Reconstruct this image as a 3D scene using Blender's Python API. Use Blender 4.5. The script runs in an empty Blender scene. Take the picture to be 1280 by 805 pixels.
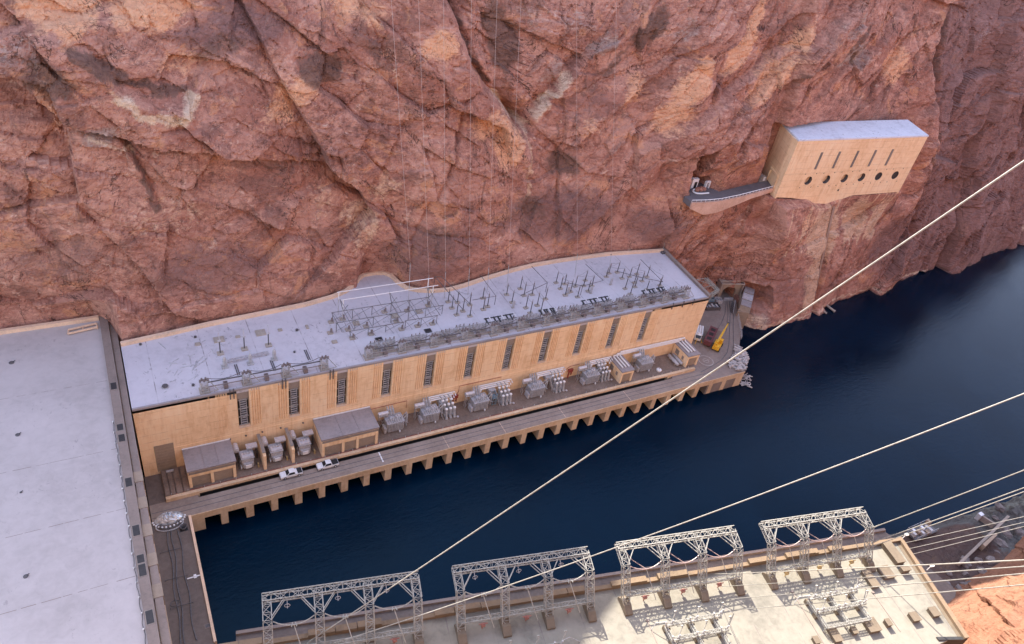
import bpy, bmesh, math, random
import numpy as np
from mathutils import Vector, Matrix

C = bpy.context.scene
COL = C.collection
random.seed(7)

# ------------------------------------------------------------------ camera
cam_data = bpy.data.cameras.new('camera')
cam_data.sensor_width = 36.0
cam_data.lens = 946.9334 / 1280 * 36.0
cam_data.clip_start = 0.5
cam_data.clip_end = 5000
cam = bpy.data.objects.new('camera', cam_data)
COL.objects.link(cam)
_y, _p, _r = 0.5957, 0.6402, 0.2011
_f = Vector((math.sin(_y)*math.cos(_p), math.cos(_y)*math.cos(_p), -math.sin(_p)))
_r0 = Vector((math.cos(_y), -math.sin(_y), 0))
_u0 = _r0.cross(_f)
_rv = _r0*math.cos(_r) + _u0*math.sin(_r)
_uv = _u0*math.cos(_r) - _r0*math.sin(_r)
m = Matrix((( _rv.x, _uv.x, -_f.x), (_rv.y, _uv.y, -_f.y), (_rv.z, _uv.z, -_f.z))).to_4x4()
m.translation = Vector((-23.3278, -146.1459, 167.2243))
cam.matrix_world = m
C.camera = cam

# ------------------------------------------------------------------ daylight
SUN_AZ, SUN_EL = 84.0, 38.0        # degrees from +x (downstream) towards +y, and above the horizon
world = bpy.data.worlds.new('World')
C.world = world
world.use_nodes = True
wt = world.node_tree
wt.nodes.clear()
sky = wt.nodes.new('ShaderNodeTexSky')
sky.sky_type = 'NISHITA'
sky.sun_disc = False
sky.sun_elevation = math.radians(SUN_EL)
sky.sun_rotation = math.radians(90.0 - SUN_AZ)
sky.air_density = 1.0
sky.dust_density = 1.2
sky.ozone_density = 1.0
hsv = wt.nodes.new('ShaderNodeHueSaturation')
hsv.inputs['Saturation'].default_value = 0.70
hsv.inputs['Value'].default_value = 1.0
hsv.inputs['Hue'].default_value = 0.518
bg = wt.nodes.new('ShaderNodeBackground')
bg.inputs['Strength'].default_value = 0.15
wo = wt.nodes.new('ShaderNodeOutputWorld')
wt.links.new(sky.outputs['Color'], hsv.inputs['Color'])
wt.links.new(hsv.outputs['Color'], bg.inputs['Color'])
wt.links.new(bg.outputs['Background'], wo.inputs['Surface'])

sun_data = bpy.data.lights.new('sun', 'SUN')
sun_data.energy = 3.7
sun_data.angle = math.radians(0.55)
sun_data.color = (1.0, 0.93, 0.82)
sun = bpy.data.objects.new('sun', sun_data)
COL.objects.link(sun)
_sd = Vector((math.cos(math.radians(SUN_EL))*math.cos(math.radians(SUN_AZ)),
              math.cos(math.radians(SUN_EL))*math.sin(math.radians(SUN_AZ)),
              math.sin(math.radians(SUN_EL))))
sun.rotation_euler = _sd.to_track_quat('Z', 'Y').to_euler()
sun.location = (60, 200, 300)

C.view_settings.view_transform = 'Standard'
C.view_settings.look = 'None'
C.view_settings.exposure = 1.98
C.view_settings.gamma = 1.0
C.view_settings.use_curve_mapping = False
C.render.engine = 'CYCLES'
C.cycles.max_bounces = 6
C.cycles.diffuse_bounces = 4
C.cycles.glossy_bounces = 3
C.cycles.transmission_bounces = 2
C.cycles.use_denoising = True

# ------------------------------------------------------------------ materials
def nodes_of(name):
    mt = bpy.data.materials.new(name)
    mt.use_nodes = True
    nt = mt.node_tree
    b = nt.nodes['Principled BSDF']
    return mt, nt, b

def nd(nt, kind, **kw):
    n = nt.nodes.new(kind)
    for k, v in kw.items():
        if k.startswith('i_'):
            n.inputs[k[2:].replace('_', ' ')].default_value = v
        else:
            setattr(n, k, v)
    return n

def lk(nt, a, b):
    nt.links.new(a, b)

def ramp(nt, fac, stops, interp='LINEAR'):
    r = nt.nodes.new('ShaderNodeValToRGB')
    r.color_ramp.interpolation = interp
    el = r.color_ramp.elements
    while len(el) > 1:
        el.remove(el[-1])
    el[0].position, el[0].color = stops[0][0], (*stops[0][1], 1) if len(stops[0][1]) == 3 else stops[0][1]
    for p, c in stops[1:]:
        e = el.new(p)
        e.color = (*c, 1)
    lk(nt, fac, r.inputs['Fac'])
    return r.outputs['Color']

def mapped(nt, scale=(1, 1, 1), rot=(0, 0, 0), coord='Object', loc=(0, 0, 0)):
    tc = nt.nodes.new('ShaderNodeTexCoord')
    mp = nt.nodes.new('ShaderNodeMapping')
    mp.inputs['Scale'].default_value = scale
    mp.inputs['Rotation'].default_value = rot
    mp.inputs['Location'].default_value = loc
    lk(nt, tc.outputs[coord], mp.inputs['Vector'])
    return mp.outputs['Vector']

def noise(nt, vec, scale, detail=6.0, rough=0.6, dist=0.0):
    n = nt.nodes.new('ShaderNodeTexNoise')
    n.inputs['Scale'].default_value = scale
    n.inputs['Detail'].default_value = detail
    n.inputs['Roughness'].default_value = rough
    n.inputs['Distortion'].default_value = dist
    lk(nt, vec, n.inputs['Vector'])
    return n.outputs['Fac']

def mixc(nt, fac, a, b, mode='MIX'):
    x = nt.nodes.new('ShaderNodeMix')
    x.data_type = 'RGBA'
    x.blend_type = mode
    x.clamp_factor = True
    for sock, v in (('Factor', fac), ('A', a), ('B', b)):
        s = [i for i in x.inputs if i.name == sock and (i.type == 'RGBA' if sock in 'AB' else i.type == 'VALUE')][0]
        if hasattr(v, 'links') or hasattr(v, 'is_linked'):
            lk(nt, v, s)
        elif isinstance(v, (int, float)):
            s.default_value = v
        else:
            s.default_value = (*v, 1)
    return [o for o in x.outputs if o.type == 'RGBA'][0]

def maths(nt, op, a, b=None, clamp=False):
    x = nt.nodes.new('ShaderNodeMath')
    x.operation = op
    x.use_clamp = clamp
    for i, v in enumerate((a, b)):
        if v is None:
            continue
        if isinstance(v, (int, float)):
            x.inputs[i].default_value = v
        else:
            lk(nt, v, x.inputs[i])
    return x.outputs[0]

def smooth(nt, v, lo, hi):
    x = nt.nodes.new('ShaderNodeMapRange')
    x.interpolation_type = 'SMOOTHSTEP'
    lk(nt, v, x.inputs['Value'])
    x.inputs['From Min'].default_value = lo
    x.inputs['From Max'].default_value = hi
    return x.outputs['Result']

def bump(nt, b, h, strength=0.3, distance=0.1):
    n = nt.nodes.new('ShaderNodeBump')
    n.inputs['Strength'].default_value = strength
    n.inputs['Distance'].default_value = distance
    lk(nt, h, n.inputs['Height'])
    lk(nt, n.outputs['Normal'], b.inputs['Normal'])

MATS = {}
def concrete(name, base, dark=None, light=None, scale=0.5, streak=0.0, rough=0.85, spots=0.0, spotcol=(0.1, 0.09, 0.08), rust=0.0, rustcol=(0.42, 0.22, 0.09), jx=None, jw=0.10, jcol=(0.16, 0.13, 0.12), metal=0.0):
    """weathered mineral or painted surface: mottling, runs, specks, joints"""
    mt, nt, b = nodes_of(name)
    dark = dark or tuple(c*0.72 for c in base)
    light = light or tuple(min(1, c*1.15) for c in base)
    v = mapped(nt)
    n1 = noise(nt, v, scale*0.25, 5, 0.6)
    n2 = noise(nt, v, scale*2.2, 8, 0.65, 0.4)
    s = maths(nt, 'ADD', maths(nt, 'MULTIPLY', n1, 0.55), maths(nt, 'MULTIPLY', n2, 0.45))
    col = ramp(nt, s, [(0.33, dark), (0.5, base), (0.66, light)])
    if streak > 0:
        sv = mapped(nt, scale=(1.3, 1.3, 0.06))
        sn = noise(nt, sv, 1.6, 6, 0.7)
        col = mixc(nt, maths(nt, 'MULTIPLY', smooth(nt, sn, 0.48, 0.72), streak), col, dark)
        sv2 = mapped(nt, scale=(0.6, 0.6, 0.05), loc=(9, 3, 1))
        sn2 = noise(nt, sv2, 1.0, 4, 0.6)
        col = mixc(nt, maths(nt, 'MULTIPLY', smooth(nt, sn2, 0.5, 0.75), streak*0.8), col, light)
    if rust > 0:
        rv = mapped(nt, scale=(0.5, 0.5, 0.16), loc=(4, 8, 2))
        rn = noise(nt, rv, 0.8, 7, 0.65)
        col = mixc(nt, maths(nt, 'MULTIPLY', smooth(nt, rn, 0.52, 0.7), rust), col, rustcol)
    if spots > 0:
        pv = mapped(nt, scale=(1, 0.7, 1), rot=(0, 0, 0.4))
        pn = noise(nt, pv, 0.9, 9, 0.75, 0.6)
        pm = noise(nt, v, 0.09, 2, 0.5)
        f = maths(nt, 'MULTIPLY', smooth(nt, pn, 0.575, 0.64), smooth(nt, pm, 0.45, 0.62))
        col = mixc(nt, maths(nt, 'MULTIPLY', f, spots), col, spotcol)
    if jx:
        # thin joints in the slab every jx metres along x
        sx = nt.nodes.new('ShaderNodeSeparateXYZ')
        tc = nt.nodes.new('ShaderNodeTexCoord')
        lk(nt, tc.outputs['Object'], sx.inputs[0])
        fr = maths(nt, 'FRACT', maths(nt, 'DIVIDE', sx.outputs[jx[1]], jx[0]))
        f = maths(nt, 'LESS_THAN', maths(nt, 'ABSOLUTE', maths(nt, 'SUBTRACT', fr, 0.5)), jw/jx[0])
        f = maths(nt, 'MULTIPLY', f, maths(nt, 'ADD', maths(nt, 'MULTIPLY', smooth(nt, noise(nt, v, 0.35, 3, 0.6), 0.42, 0.6), 0.6), 0.12))
        col = mixc(nt, f, col, jcol)
    lk(nt, col, b.inputs['Base Color'])
    b.inputs['Roughness'].default_value = rough
    b.inputs['Metallic'].default_value = metal
    bump(nt, b, n2, 0.25, 0.06)
    MATS[name] = mt
    return mt

def plain(name, col, rough=0.5, metal=0.0, var=0.25, scale=1.5):
    mt, nt, b = nodes_of(name)
    v = mapped(nt)
    n = noise(nt, v, scale, 6, 0.65, 0.3)
    c = ramp(nt, n, [(0.35, tuple(x*(1-var) for x in col)), (0.5, col), (0.68, tuple(min(1, x*(1+var*0.6)) for x in col))])
    lk(nt, c, b.inputs['Base Color'])
    b.inputs['Roughness'].default_value = rough
    b.inputs['Metallic'].default_value = metal
    MATS[name] = mt
    return mt

M_wall = concrete('tan_painted_concrete', (0.92, 0.655, 0.40), (0.77, 0.50, 0.27), (0.95, 0.74, 0.50), 0.25, 0.85, rust=0.5, rustcol=(0.66, 0.40, 0.20), jx=(2.45, 2), jw=0.05, jcol=(0.50, 0.30, 0.16))
M_recess = concrete('grey_brown_panel', (0.29, 0.245, 0.21), scale=0.6)
M_roofwhite = concrete('white_roof_coating', (0.56, 0.53, 0.56), (0.46, 0.435, 0.46), (0.605, 0.575, 0.605), 0.30, spots=0.75, spotcol=(0.16, 0.15, 0.16), jx=(12.8, 0))
M_roofpink = concrete('pale_roof_coating', (0.50, 0.455, 0.44), (0.42, 0.38, 0.365), (0.55, 0.50, 0.485), 0.22, spots=0.5, spotcol=(0.27, 0.24, 0.24))
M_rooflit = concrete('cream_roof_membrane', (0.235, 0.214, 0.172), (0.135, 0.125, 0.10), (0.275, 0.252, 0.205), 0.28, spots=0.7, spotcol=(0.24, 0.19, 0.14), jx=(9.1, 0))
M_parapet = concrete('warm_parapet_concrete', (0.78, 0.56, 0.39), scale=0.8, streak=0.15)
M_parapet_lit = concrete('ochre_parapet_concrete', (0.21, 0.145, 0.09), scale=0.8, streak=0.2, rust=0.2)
M_brown = concrete('brown_concrete', (0.26, 0.205, 0.175), scale=0.7, streak=0.2)
M_road = concrete('roadway_concrete', (0.285, 0.222, 0.182), (0.21, 0.16, 0.13), (0.345, 0.275, 0.23), 0.6, spots=0.3, spotcol=(0.12, 0.1, 0.09))
M_deck = concrete('transformer_deck_concrete', (0.215, 0.155, 0.118), (0.12, 0.085, 0.066), (0.30, 0.22, 0.172), 0.8, spots=0.6, spotcol=(0.07, 0.055, 0.05))
M_platform = concrete('platform_concrete', (0.25, 0.195, 0.165), (0.19, 0.147, 0.124), (0.30, 0.24, 0.205), 0.5, spots=0.3, spotcol=(0.14, 0.11, 0.1))
M_quay = concrete('stained_quay_concrete', (0.70, 0.50, 0.32), (0.50, 0.33, 0.19), (0.78, 0.60, 0.41), 0.5, 0.55, rust=0.45, rustcol=(0.58, 0.33, 0.17))
M_darkdeck = concrete('damp_deck_concrete', (0.15, 0.118, 0.10), (0.10, 0.08, 0.07), (0.20, 0.16, 0.137), 0.5, spots=0.3)
M_wetshade = plain('wet_shade_concrete', (0.035, 0.032, 0.03), 0.6)  # wet concrete tone; also paints in the shade of trench, tunnel and valve house
M_shedroof = concrete('grey_flat_roof', (0.32, 0.28, 0.275), scale=0.6, spots=0.3)
M_shutter = concrete('taupe_shutter', (0.33, 0.255, 0.19), scale=0.7)
M_steel = plain('weathered_galvanised_steel', (0.44, 0.43, 0.43), 0.55, 0.0, 0.35)
M_steeldk = plain('dark_steel', (0.10, 0.095, 0.10), 0.55, 0.0, 0.4)
M_galv = plain('pale_galvanised_lattice', (0.33, 0.315, 0.275), 0.5, 0.0, 0.25)
M_silver = plain('silver_paint', (0.62, 0.61, 0.63), 0.38, 0.3, 0.2)
M_trafo = plain('grey_transformer_paint', (0.45, 0.445, 0.46), 0.5, 0.0, 0.35, 2.5)
M_white = plain('white_paint', (0.80, 0.79, 0.78), 0.4, 0.0, 0.08)
M_black = plain('black_plastic', (0.018, 0.018, 0.02), 0.5)
M_hatch = plain('dark_hatch_paint', (0.035, 0.033, 0.035), 0.6)
M_glass = plain('dark_glass', (0.02, 0.025, 0.03), 0.1)
M_rubber = plain('tyre_rubber', (0.02, 0.02, 0.02), 0.8)
M_yellow = plain('yellow_paint', (0.75, 0.42, 0.03), 0.45)
M_red = plain('red_oxide_paint', (0.35, 0.07, 0.05), 0.5)
M_maroon = plain('maroon_paint', (0.16, 0.05, 0.055), 0.55)
M_orange = plain('orange_paint', (0.70, 0.20, 0.05), 0.5)
M_blue = plain('blue_grey_paint', (0.20, 0.28, 0.33), 0.5)
M_pad = concrete('beige_plinth', (0.40, 0.345, 0.29), scale=1.0)
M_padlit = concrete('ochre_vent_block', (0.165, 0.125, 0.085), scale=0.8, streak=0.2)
M_insul = plain('brown_porcelain', (0.20, 0.16, 0.15), 0.3)
M_cable = plain('pale_steel_cable', (0.36, 0.335, 0.285), 0.5, 0.0, 0.25)
M_wire = plain('thin_conductor', (0.60, 0.48, 0.43), 0.5, 0.0, 0.1)
M_gravel = concrete('asphalt_ledge', (0.15, 0.132, 0.135), scale=0.8)
M_redfit = plain('faded_red_fitting', (0.36, 0.16, 0.13), 0.6)
M_yelfit = plain('faded_ochre_fitting', (0.50, 0.36, 0.16), 0.6)
M_greysteel = plain('grey_roof_steel', (0.20, 0.195, 0.20), 0.55, 0.0, 0.4)
M_pink = plain('pink_insulator', (0.36, 0.25, 0.22), 0.4)

# ------------------------------------------------------------------ mesh helpers
class MB:
    """collects boxes, bars, prisms and lathes and links them as one mesh object"""
    def __init__(self):
        self.v, self.f = [], []
    def add(self, vs, fs):
        o = len(self.v)
        self.v += [tuple(p) for p in vs]
        self.f += [tuple(i+o for i in q) for q in fs]
        return self
    def box(self, x0, x1, y0, y1, z0, z1):
        vs = [(x0, y0, z0), (x1, y0, z0), (x1, y1, z0), (x0, y1, z0), (x0, y0, z1), (x1, y0, z1), (x1, y1, z1), (x0, y1, z1)]
        return self.add(vs, [(0, 3, 2, 1), (4, 5, 6, 7), (0, 1, 5, 4), (1, 2, 6, 5), (2, 3, 7, 6), (3, 0, 4, 7)])
    def prism(self, pts, z0, z1):
        n = len(pts)
        a = sum(pts[i][0]*pts[(i+1) % n][1]-pts[(i+1) % n][0]*pts[i][1] for i in range(n))
        if a < 0:
            pts = pts[::-1]
        zz0 = z0 if hasattr(z0, '__len__') else [z0]*n
        zz1 = z1 if hasattr(z1, '__len__') else [z1]*n
        vs = [(p[0], p[1], zz0[i]) for i, p in enumerate(pts)]+[(p[0], p[1], zz1[i]) for i, p in enumerate(pts)]
        fs = [tuple(range(n))[::-1], tuple(range(n, 2*n))]+[(i, (i+1) % n, n+(i+1) % n, n+i) for i in range(n)]
        return self.add(vs, fs)
    def extrude(self, prof, y0, y1, axis='y'):
        """closed profile [(a,z)] run along y (a is x) or x (a is y)"""
        n = len(prof)
        if axis == 'y':
            vs = [(a, y0, z) for a, z in prof]+[(a, y1, z) for a, z in prof]
        else:
            vs = [(y0, a, z) for a, z in prof]+[(y1, a, z) for a, z in prof]
        fs = [tuple(range(n)), tuple(range(n, 2*n))[::-1]]+[(i, n+i, n+(i+1) % n, (i+1) % n) for i in range(n)]
        return self.add(vs, fs)
    def bar(self, p, q, r, n=4, r2=None):
        p, q = Vector(p), Vector(q)
        d = q-p
        if d.length < 1e-6:
            return self
        d.normalize()
        a = d.orthogonal().normalized()
        if n == 4 and abs(d.z) < 0.95:
            a = d.cross(Vector((0, 0, 1))).normalized()
        b = d.cross(a)
        r2 = r if r2 is None else r2
        vs = []
        for c, rr in ((p, r), (q, r2)):
            for k in range(n):
                t = 2*math.pi*(k+0.5)/n
                vs.append(c+(a*math.cos(t)+b*math.sin(t))*rr)
        fs = [tuple(range(n))[::-1], tuple(range(n, 2*n))]+[(k, (k+1) % n, n+(k+1) % n, n+k) for k in range(n)]
        return self.add(vs, fs)
    def path(self, pts, r, n=5):
        """one tube through all the points"""
        P = [Vector(p) for p in pts]
        vs, fs = [], []
        for i, c in enumerate(P):
            d = (P[min(i+1, len(P)-1)]-P[max(i-1, 0)]).normalized()
            a = d.cross(Vector((0, 0, 1)))
            a = a.normalized() if a.length > 1e-3 else d.orthogonal().normalized()
            b = d.cross(a)
            for k in range(n):
                t = 2*math.pi*k/n
                vs.append(c+(a*math.cos(t)+b*math.sin(t))*r)
        for i in range(len(P)-1):
            for k in range(n):
                fs.append((i*n+k, i*n+(k+1) % n, (i+1)*n+(k+1) % n, (i+1)*n+k))
        fs += [tuple(range(n))[::-1], tuple(range((len(P)-1)*n, len(P)*n))]
        return self.add(vs, fs)
    def lathe(self, prof, c=(0, 0, 0), n=10, axis='z'):
        vs, fs = [], []
        for r, h in prof:
            for k in range(n):
                t = 2*math.pi*k/n
                a, b = r*math.cos(t), r*math.sin(t)
                if axis == 'z':
                    vs.append((c[0]+a, c[1]+b, c[2]+h))
                elif axis == 'y':
                    vs.append((c[0]+a, c[1]+h, c[2]+b))
                else:
                    vs.append((c[0]+h, c[1]+a, c[2]+b))
        for i in range(len(prof)-1):
            for k in range(n):
                fs.append((i*n+k, i*n+(k+1) % n, (i+1)*n+(k+1) % n, (i+1)*n+k))
        fs += [tuple(range(n))[::-1], tuple(range((len(prof)-1)*n, len(prof)*n))]
        return self.add(vs, fs)
    def truss(self, p, q, up, w, h, panels, rc=0.11, rb=0.075):
        """four-chord lattice beam from p to q, w across and h along 'up'"""
        p, q, up = Vector(p), Vector(q), Vector(up).normalized()
        d = (q-p).normalized()
        s = d.cross(up).normalized()
        u = s.cross(d).normalized()
        cs = [s*(w/2)*i+u*(h/2)*j for i, j in ((-1, -1), (1, -1), (1, 1), (-1, 1))]
        for c in cs:
            self.bar(p+c, q+c, rc)
        for k in range(panels):
            a, b = p+(q-p)*(k/panels), p+(q-p)*((k+1)/panels)
            for e in range(4):
                c0, c1 = cs[e], cs[(e+1) % 4]
                if k % 2:
                    c0, c1 = c1, c0
                self.bar(a+c0, b+c1, rb)
                self.bar(a+cs[e], a+cs[(e+1) % 4], rb*0.8)
        return self
    def build(self, name, mat, parent=None, smooth_shade=False):
        me = bpy.data.meshes.new(name)
        me.from_pydata(self.v, [], self.f)
        me.validate()
        if mat:
            me.materials.append(mat)
        bm = bmesh.new()
        bm.from_mesh(me)
        bmesh.ops.recalc_face_normals(bm, faces=bm.faces)
        bm.to_mesh(me)
        bm.free()
        if smooth_shade:
            me.polygons.foreach_set('use_smooth', [True]*len(me.polygons))
        me.update()
        o = bpy.data.objects.new(name, me)
        COL.objects.link(o)
        if parent is not None:
            o.parent = parent
        return o

def tag(o, label, cat, group=None):
    o['label'] = label
    o['category'] = cat
    if group:
        o['group'] = group
    return o

def thing(name, label, cat, loc=(0, 0, 0), rz=0.0, group=None):
    o = bpy.data.objects.new(name, None)
    o.empty_display_size = 0.5
    COL.objects.link(o)
    o.location = loc
    o.rotation_euler = (0, 0, rz)
    return tag(o, label, cat, group)

def structure(name, mb, mat):
    o = mb.build(name, mat)
    o['kind'] = 'structure'
    return o

def kids(o):
    return [c for c in bpy.data.objects if c.parent == o]

def dup(root, loc, rz=None, label=None, group=None):
    """a copy of a thing with copies of its parts and sub-parts"""
    r = root.copy()
    COL.objects.link(r)
    r.location = loc
    if rz is not None:
        r.rotation_euler = (0, 0, rz)
    if label:
        r['label'] = label
    if group:
        r['group'] = group
    for ch in PARTS.get(root.name) or PARTS.setdefault(root.name, kids(root)):
        c = ch.copy()
        COL.objects.link(c)
        c.parent = r
        for g in PARTS.get(ch.name) or PARTS.setdefault(ch.name, kids(ch)):
            d = g.copy()
            COL.objects.link(d)
            d.parent = c
    return r
PARTS = {}

# ------------------------------------------------------------------ numpy noise for the rock
def _hash(ix, iy, seed):
    h = (ix.astype(np.int64)*374761393+iy.astype(np.int64)*668265263+seed*1274126177) & 0xffffffff
    h = ((h ^ (h >> 13))*1103515245) & 0xffffffff
    h = ((h ^ (h >> 16))*2246822519) & 0xffffffff
    h = h ^ (h >> 15)
    return h

def _rnd(ix, iy, seed):
    return _hash(ix, iy, seed)/4294967295.0

def gnoise(x, y, seed=0):
    ix, iy = np.floor(x), np.floor(y)
    fx, fy = x-ix, y-iy
    ux, uy = fx*fx*fx*(fx*(fx*6-15)+10), fy*fy*fy*(fy*(fy*6-15)+10)
    def g(dx, dy):
        a = _rnd(ix+dx, iy+dy, seed)*2*np.pi
        return np.cos(a)*(fx-dx)+np.sin(a)*(fy-dy)
    a = g(0, 0)*(1-ux)+g(1, 0)*ux
    b = g(0, 1)*(1-ux)+g(1, 1)*ux
    return (a*(1-uy)+b*uy)*1.5

def fbm(x, y, octv=5, seed=0, gain=0.5, ridged=False):
    s, a, t = 0, 1.0, 0
    for k in range(octv):
        n = gnoise(x*2**k+k*17.3, y*2**k-k*9.1, seed+k)
        if ridged:
            n = 1-2*np.abs(n)
        s = s+a*n
        t += a
        a *= gain
    return s/t

def worley(x, y, seed=0):
    """nearest jittered cell: returns edge distance, and a random tilted plane value per cell"""
    ix, iy = np.floor(x), np.floor(y)
    d1 = np.full(x.shape, 9.0)
    d2 = np.full(x.shape, 9.0)
    off = np.zeros(x.shape)
    tilt = np.zeros(x.shape)
    for dx in (-1, 0, 1):
        for dy in (-1, 0, 1):
            cx, cy = ix+dx, iy+dy
            px = cx+_rnd(cx, cy, seed)
            py = cy+_rnd(cx, cy, seed+1)
            d = np.hypot(x-px, y-py)
            o = _rnd(cx, cy, seed+2)*2-1
            tx, ty = _rnd(cx, cy, seed+3)*2-1, _rnd(cx, cy, seed+4)*2-1
            t = tx*(x-px)+ty*(y-py)
            near = d < d1
            d2 = np.where(near, d1, np.minimum(d2, d))
            off = np.where(near, o, off)
            tilt = np.where(near, t, tilt)
            d1 = np.where(near, d, d1)
    return d2-d1, off, tilt

def sstep(v, lo, hi):
    t = np.clip((v-lo)/(hi-lo), 0, 1)
    return t*t*(3-2*t)

def grid_mesh(name, X, Y, Z, mat, flip=False, attrs=None):
    h, w = X.shape
    me = bpy.data.meshes.new(name)
    co = np.stack([X, Y, Z], -1).reshape(-1, 3).astype(np.float32)
    idx = np.arange(h*w).reshape(h, w)
    q = np.stack([idx[:-1, :-1], idx[:-1, 1:], idx[1:, 1:], idx[1:, :-1]], -1).reshape(-1, 4)
    if flip:
        q = q[:, ::-1]
    nq = len(q)
    me.vertices.add(h*w)
    me.vertices.foreach_set('co', co.ravel())
    me.loops.add(nq*4)
    me.loops.foreach_set('vertex_index', q.ravel().astype(np.int32))
    me.polygons.add(nq)
    me.polygons.foreach_set('loop_start', np.arange(0, nq*4, 4, dtype=np.int32))
    me.polygons.foreach_set('loop_total', np.full(nq, 4, dtype=np.int32))
    me.update()
    for k, arr in (attrs or {}).items():
        a = me.attributes.new(k, 'FLOAT_COLOR', 'POINT')
        c = np.ones((h*w, 4), np.float32)
        c[:, :3] = arr.reshape(-1, 3)
        a.data.foreach_set('color', c.ravel())
    me.materials.append(mat)
    me.polygons.foreach_set('use_smooth', np.zeros(nq, dtype=bool))
    o = bpy.data.objects.new(name, me)
    COL.objects.link(o)
    return o

# ================================================================== ROCK
def rock_material(name, tone=(1, 1, 1)):
    mt, nt, b = nodes_of(name)
    T = lambda c: tuple(c[i]*tone[i] for i in range(3))
    v = mapped(nt)
    strata = mapped(nt, scale=(0.55, 0.8, 1.5), rot=(0, math.radians(38), 0))
    vert = mapped(nt, scale=(1.0, 1.0, 0.16), rot=(0, math.radians(12), 0))
    nbig = noise(nt, v, 0.022, 4, 0.55, 0.3)
    nmid = noise(nt, strata, 0.13, 9, 0.66, 0.8)
    nfine = noise(nt, v, 0.9, 8, 0.7, 0.3)
    nst = noise(nt, strata, 0.5, 9, 0.72, 1.2)
    # fine bedding that climbs right on the right half and dips left on the left half
    stl = noise(nt, mapped(nt, scale=(0.75, 0.8, 1.3), rot=(0, math.radians(-30), 0)), 0.5, 9, 0.74, 0.9)
    st2 = noise(nt, mapped(nt, scale=(0.42, 0.8, 2.0), rot=(0, math.radians(42), 0)), 0.45, 9, 0.74, 0.9)
    sxz = nt.nodes.new('ShaderNodeSeparateXYZ')
    lk(nt, v, sxz.inputs[0])
    side = smooth(nt, maths(nt, 'ADD', sxz.outputs[0], maths(nt, 'MULTIPLY', nbig, 60)), 60, 130)
    bed = maths(nt, 'ADD', maths(nt, 'MULTIPLY', stl, maths(nt, 'SUBTRACT', 1.0, side)), maths(nt, 'MULTIPLY', st2, side))
    s = maths(nt, 'ADD', maths(nt, 'MULTIPLY', nmid, 0.36), maths(nt, 'ADD', maths(nt, 'MULTIPLY', nfine, 0.26), maths(nt, 'MULTIPLY', bed, 0.38)))
    col = ramp(nt, s, [(0.37, T((0.15, 0.075, 0.065))), (0.44, T((0.34, 0.165, 0.135))), (0.50, T((0.50, 0.255, 0.205))), (0.56, T((0.62, 0.345, 0.28))), (0.64, T((0.82, 0.54, 0.45)))])
    # redder, paler and browner fields with ragged edges
    def ragged(loc, sc, lo, hi, dist=0.8):
        n = noise(nt, mapped(nt, scale=(0.8, 0.8, 1.1), rot=(0, math.radians(25), 0), loc=loc), sc, 9, 0.68, dist)
        return smooth(nt, n, lo, hi)
    nred = noise(nt, mapped(nt, loc=(31, 7, 12)), 0.05, 6, 0.62, 0.5)
    npink = noise(nt, mapped(nt, loc=(5, 77, 3)), 0.09, 7, 0.65, 0.7)
    col = mixc(nt, maths(nt, 'MULTIPLY', ragged((31, 7, 12), 0.045, 0.51, 0.58), 0.55), col, T((0.40, 0.175, 0.135)))
    col = mixc(nt, maths(nt, 'MULTIPLY', ragged((5, 77, 3), 0.06, 0.53, 0.60), 0.5), col, T((0.70, 0.41, 0.34)))
    col = mixc(nt, maths(nt, 'MULTIPLY', ragged((80, 17, 43), 0.08, 0.55, 0.60), 0.55), col, T((0.25, 0.135, 0.12)))
    col = mixc(nt, maths(nt, 'MULTIPLY', ragged((12, 3, 88), 0.11, 0.57, 0.63), 0.55), col, T((0.72, 0.37, 0.22)))
    col = mixc(nt, maths(nt, 'MULTIPLY', ragged((54, 23, 8), 0.35, 0.60, 0.67), 0.5), col, T((0.86, 0.64, 0.55)))
    col = mixc(nt, maths(nt, 'MULTIPLY', ragged((2, 93, 41), 0.9, 0.64, 0.70), 0.6), col, T((0.90, 0.70, 0.56)))
    col = mixc(nt, maths(nt, 'MULTIPLY', ragged((22, 13, 61), 0.8, 0.62, 0.68), 0.55), col, T((0.16, 0.085, 0.08)))
    # desert varnish, running down the face
    nv = noise(nt, vert, 0.28, 7, 0.65, 0.7)
    nv2 = noise(nt, v, 0.045, 3, 0.5)
    var = maths(nt, 'MULTIPLY', smooth(nt, nv, 0.53, 0.64), smooth(nt, nv2, 0.45, 0.6))
    col = mixc(nt, maths(nt, 'MULTIPLY', var, 0.6), col, T((0.17, 0.10, 0.088)))
    # minerals, painted-in lit rock and darker tones: A = white, dark, orange; B = tan, purple, grey
    at = nt.nodes.new('ShaderNodeAttribute')
    at.attribute_name = 'mineral_light_a'
    sa = nt.nodes.new('ShaderNodeSeparateColor')
    lk(nt, at.outputs['Color'], sa.inputs[0])
    bt = nt.nodes.new('ShaderNodeAttribute')
    bt.attribute_name = 'mineral_tone_b'
    sb = nt.nodes.new('ShaderNodeSeparateColor')
    lk(nt, bt.outputs['Color'], sb.inputs[0])
    def field(fac, c0, c1, lo=0.30, hi=0.62, k=1.0):
        nonlocal col
        g = ramp(nt, bed, [(0.35, T(c0)), (0.65, T(c1))])
        w = maths(nt, 'ADD', fac, maths(nt, 'MULTIPLY', maths(nt, 'SUBTRACT', maths(nt, 'ADD', maths(nt, 'MULTIPLY', nfine, 0.4), maths(nt, 'MULTIPLY', bed, 0.6)), 0.5), 1.5))
        w = maths(nt, 'MULTIPLY', smooth(nt, w, lo, hi), k)
        col = mixc(nt, w, col, g)
    field(sb.outputs[0], (0.54, 0.35, 0.25), (0.88, 0.64, 0.49), k=0.8)
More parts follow.
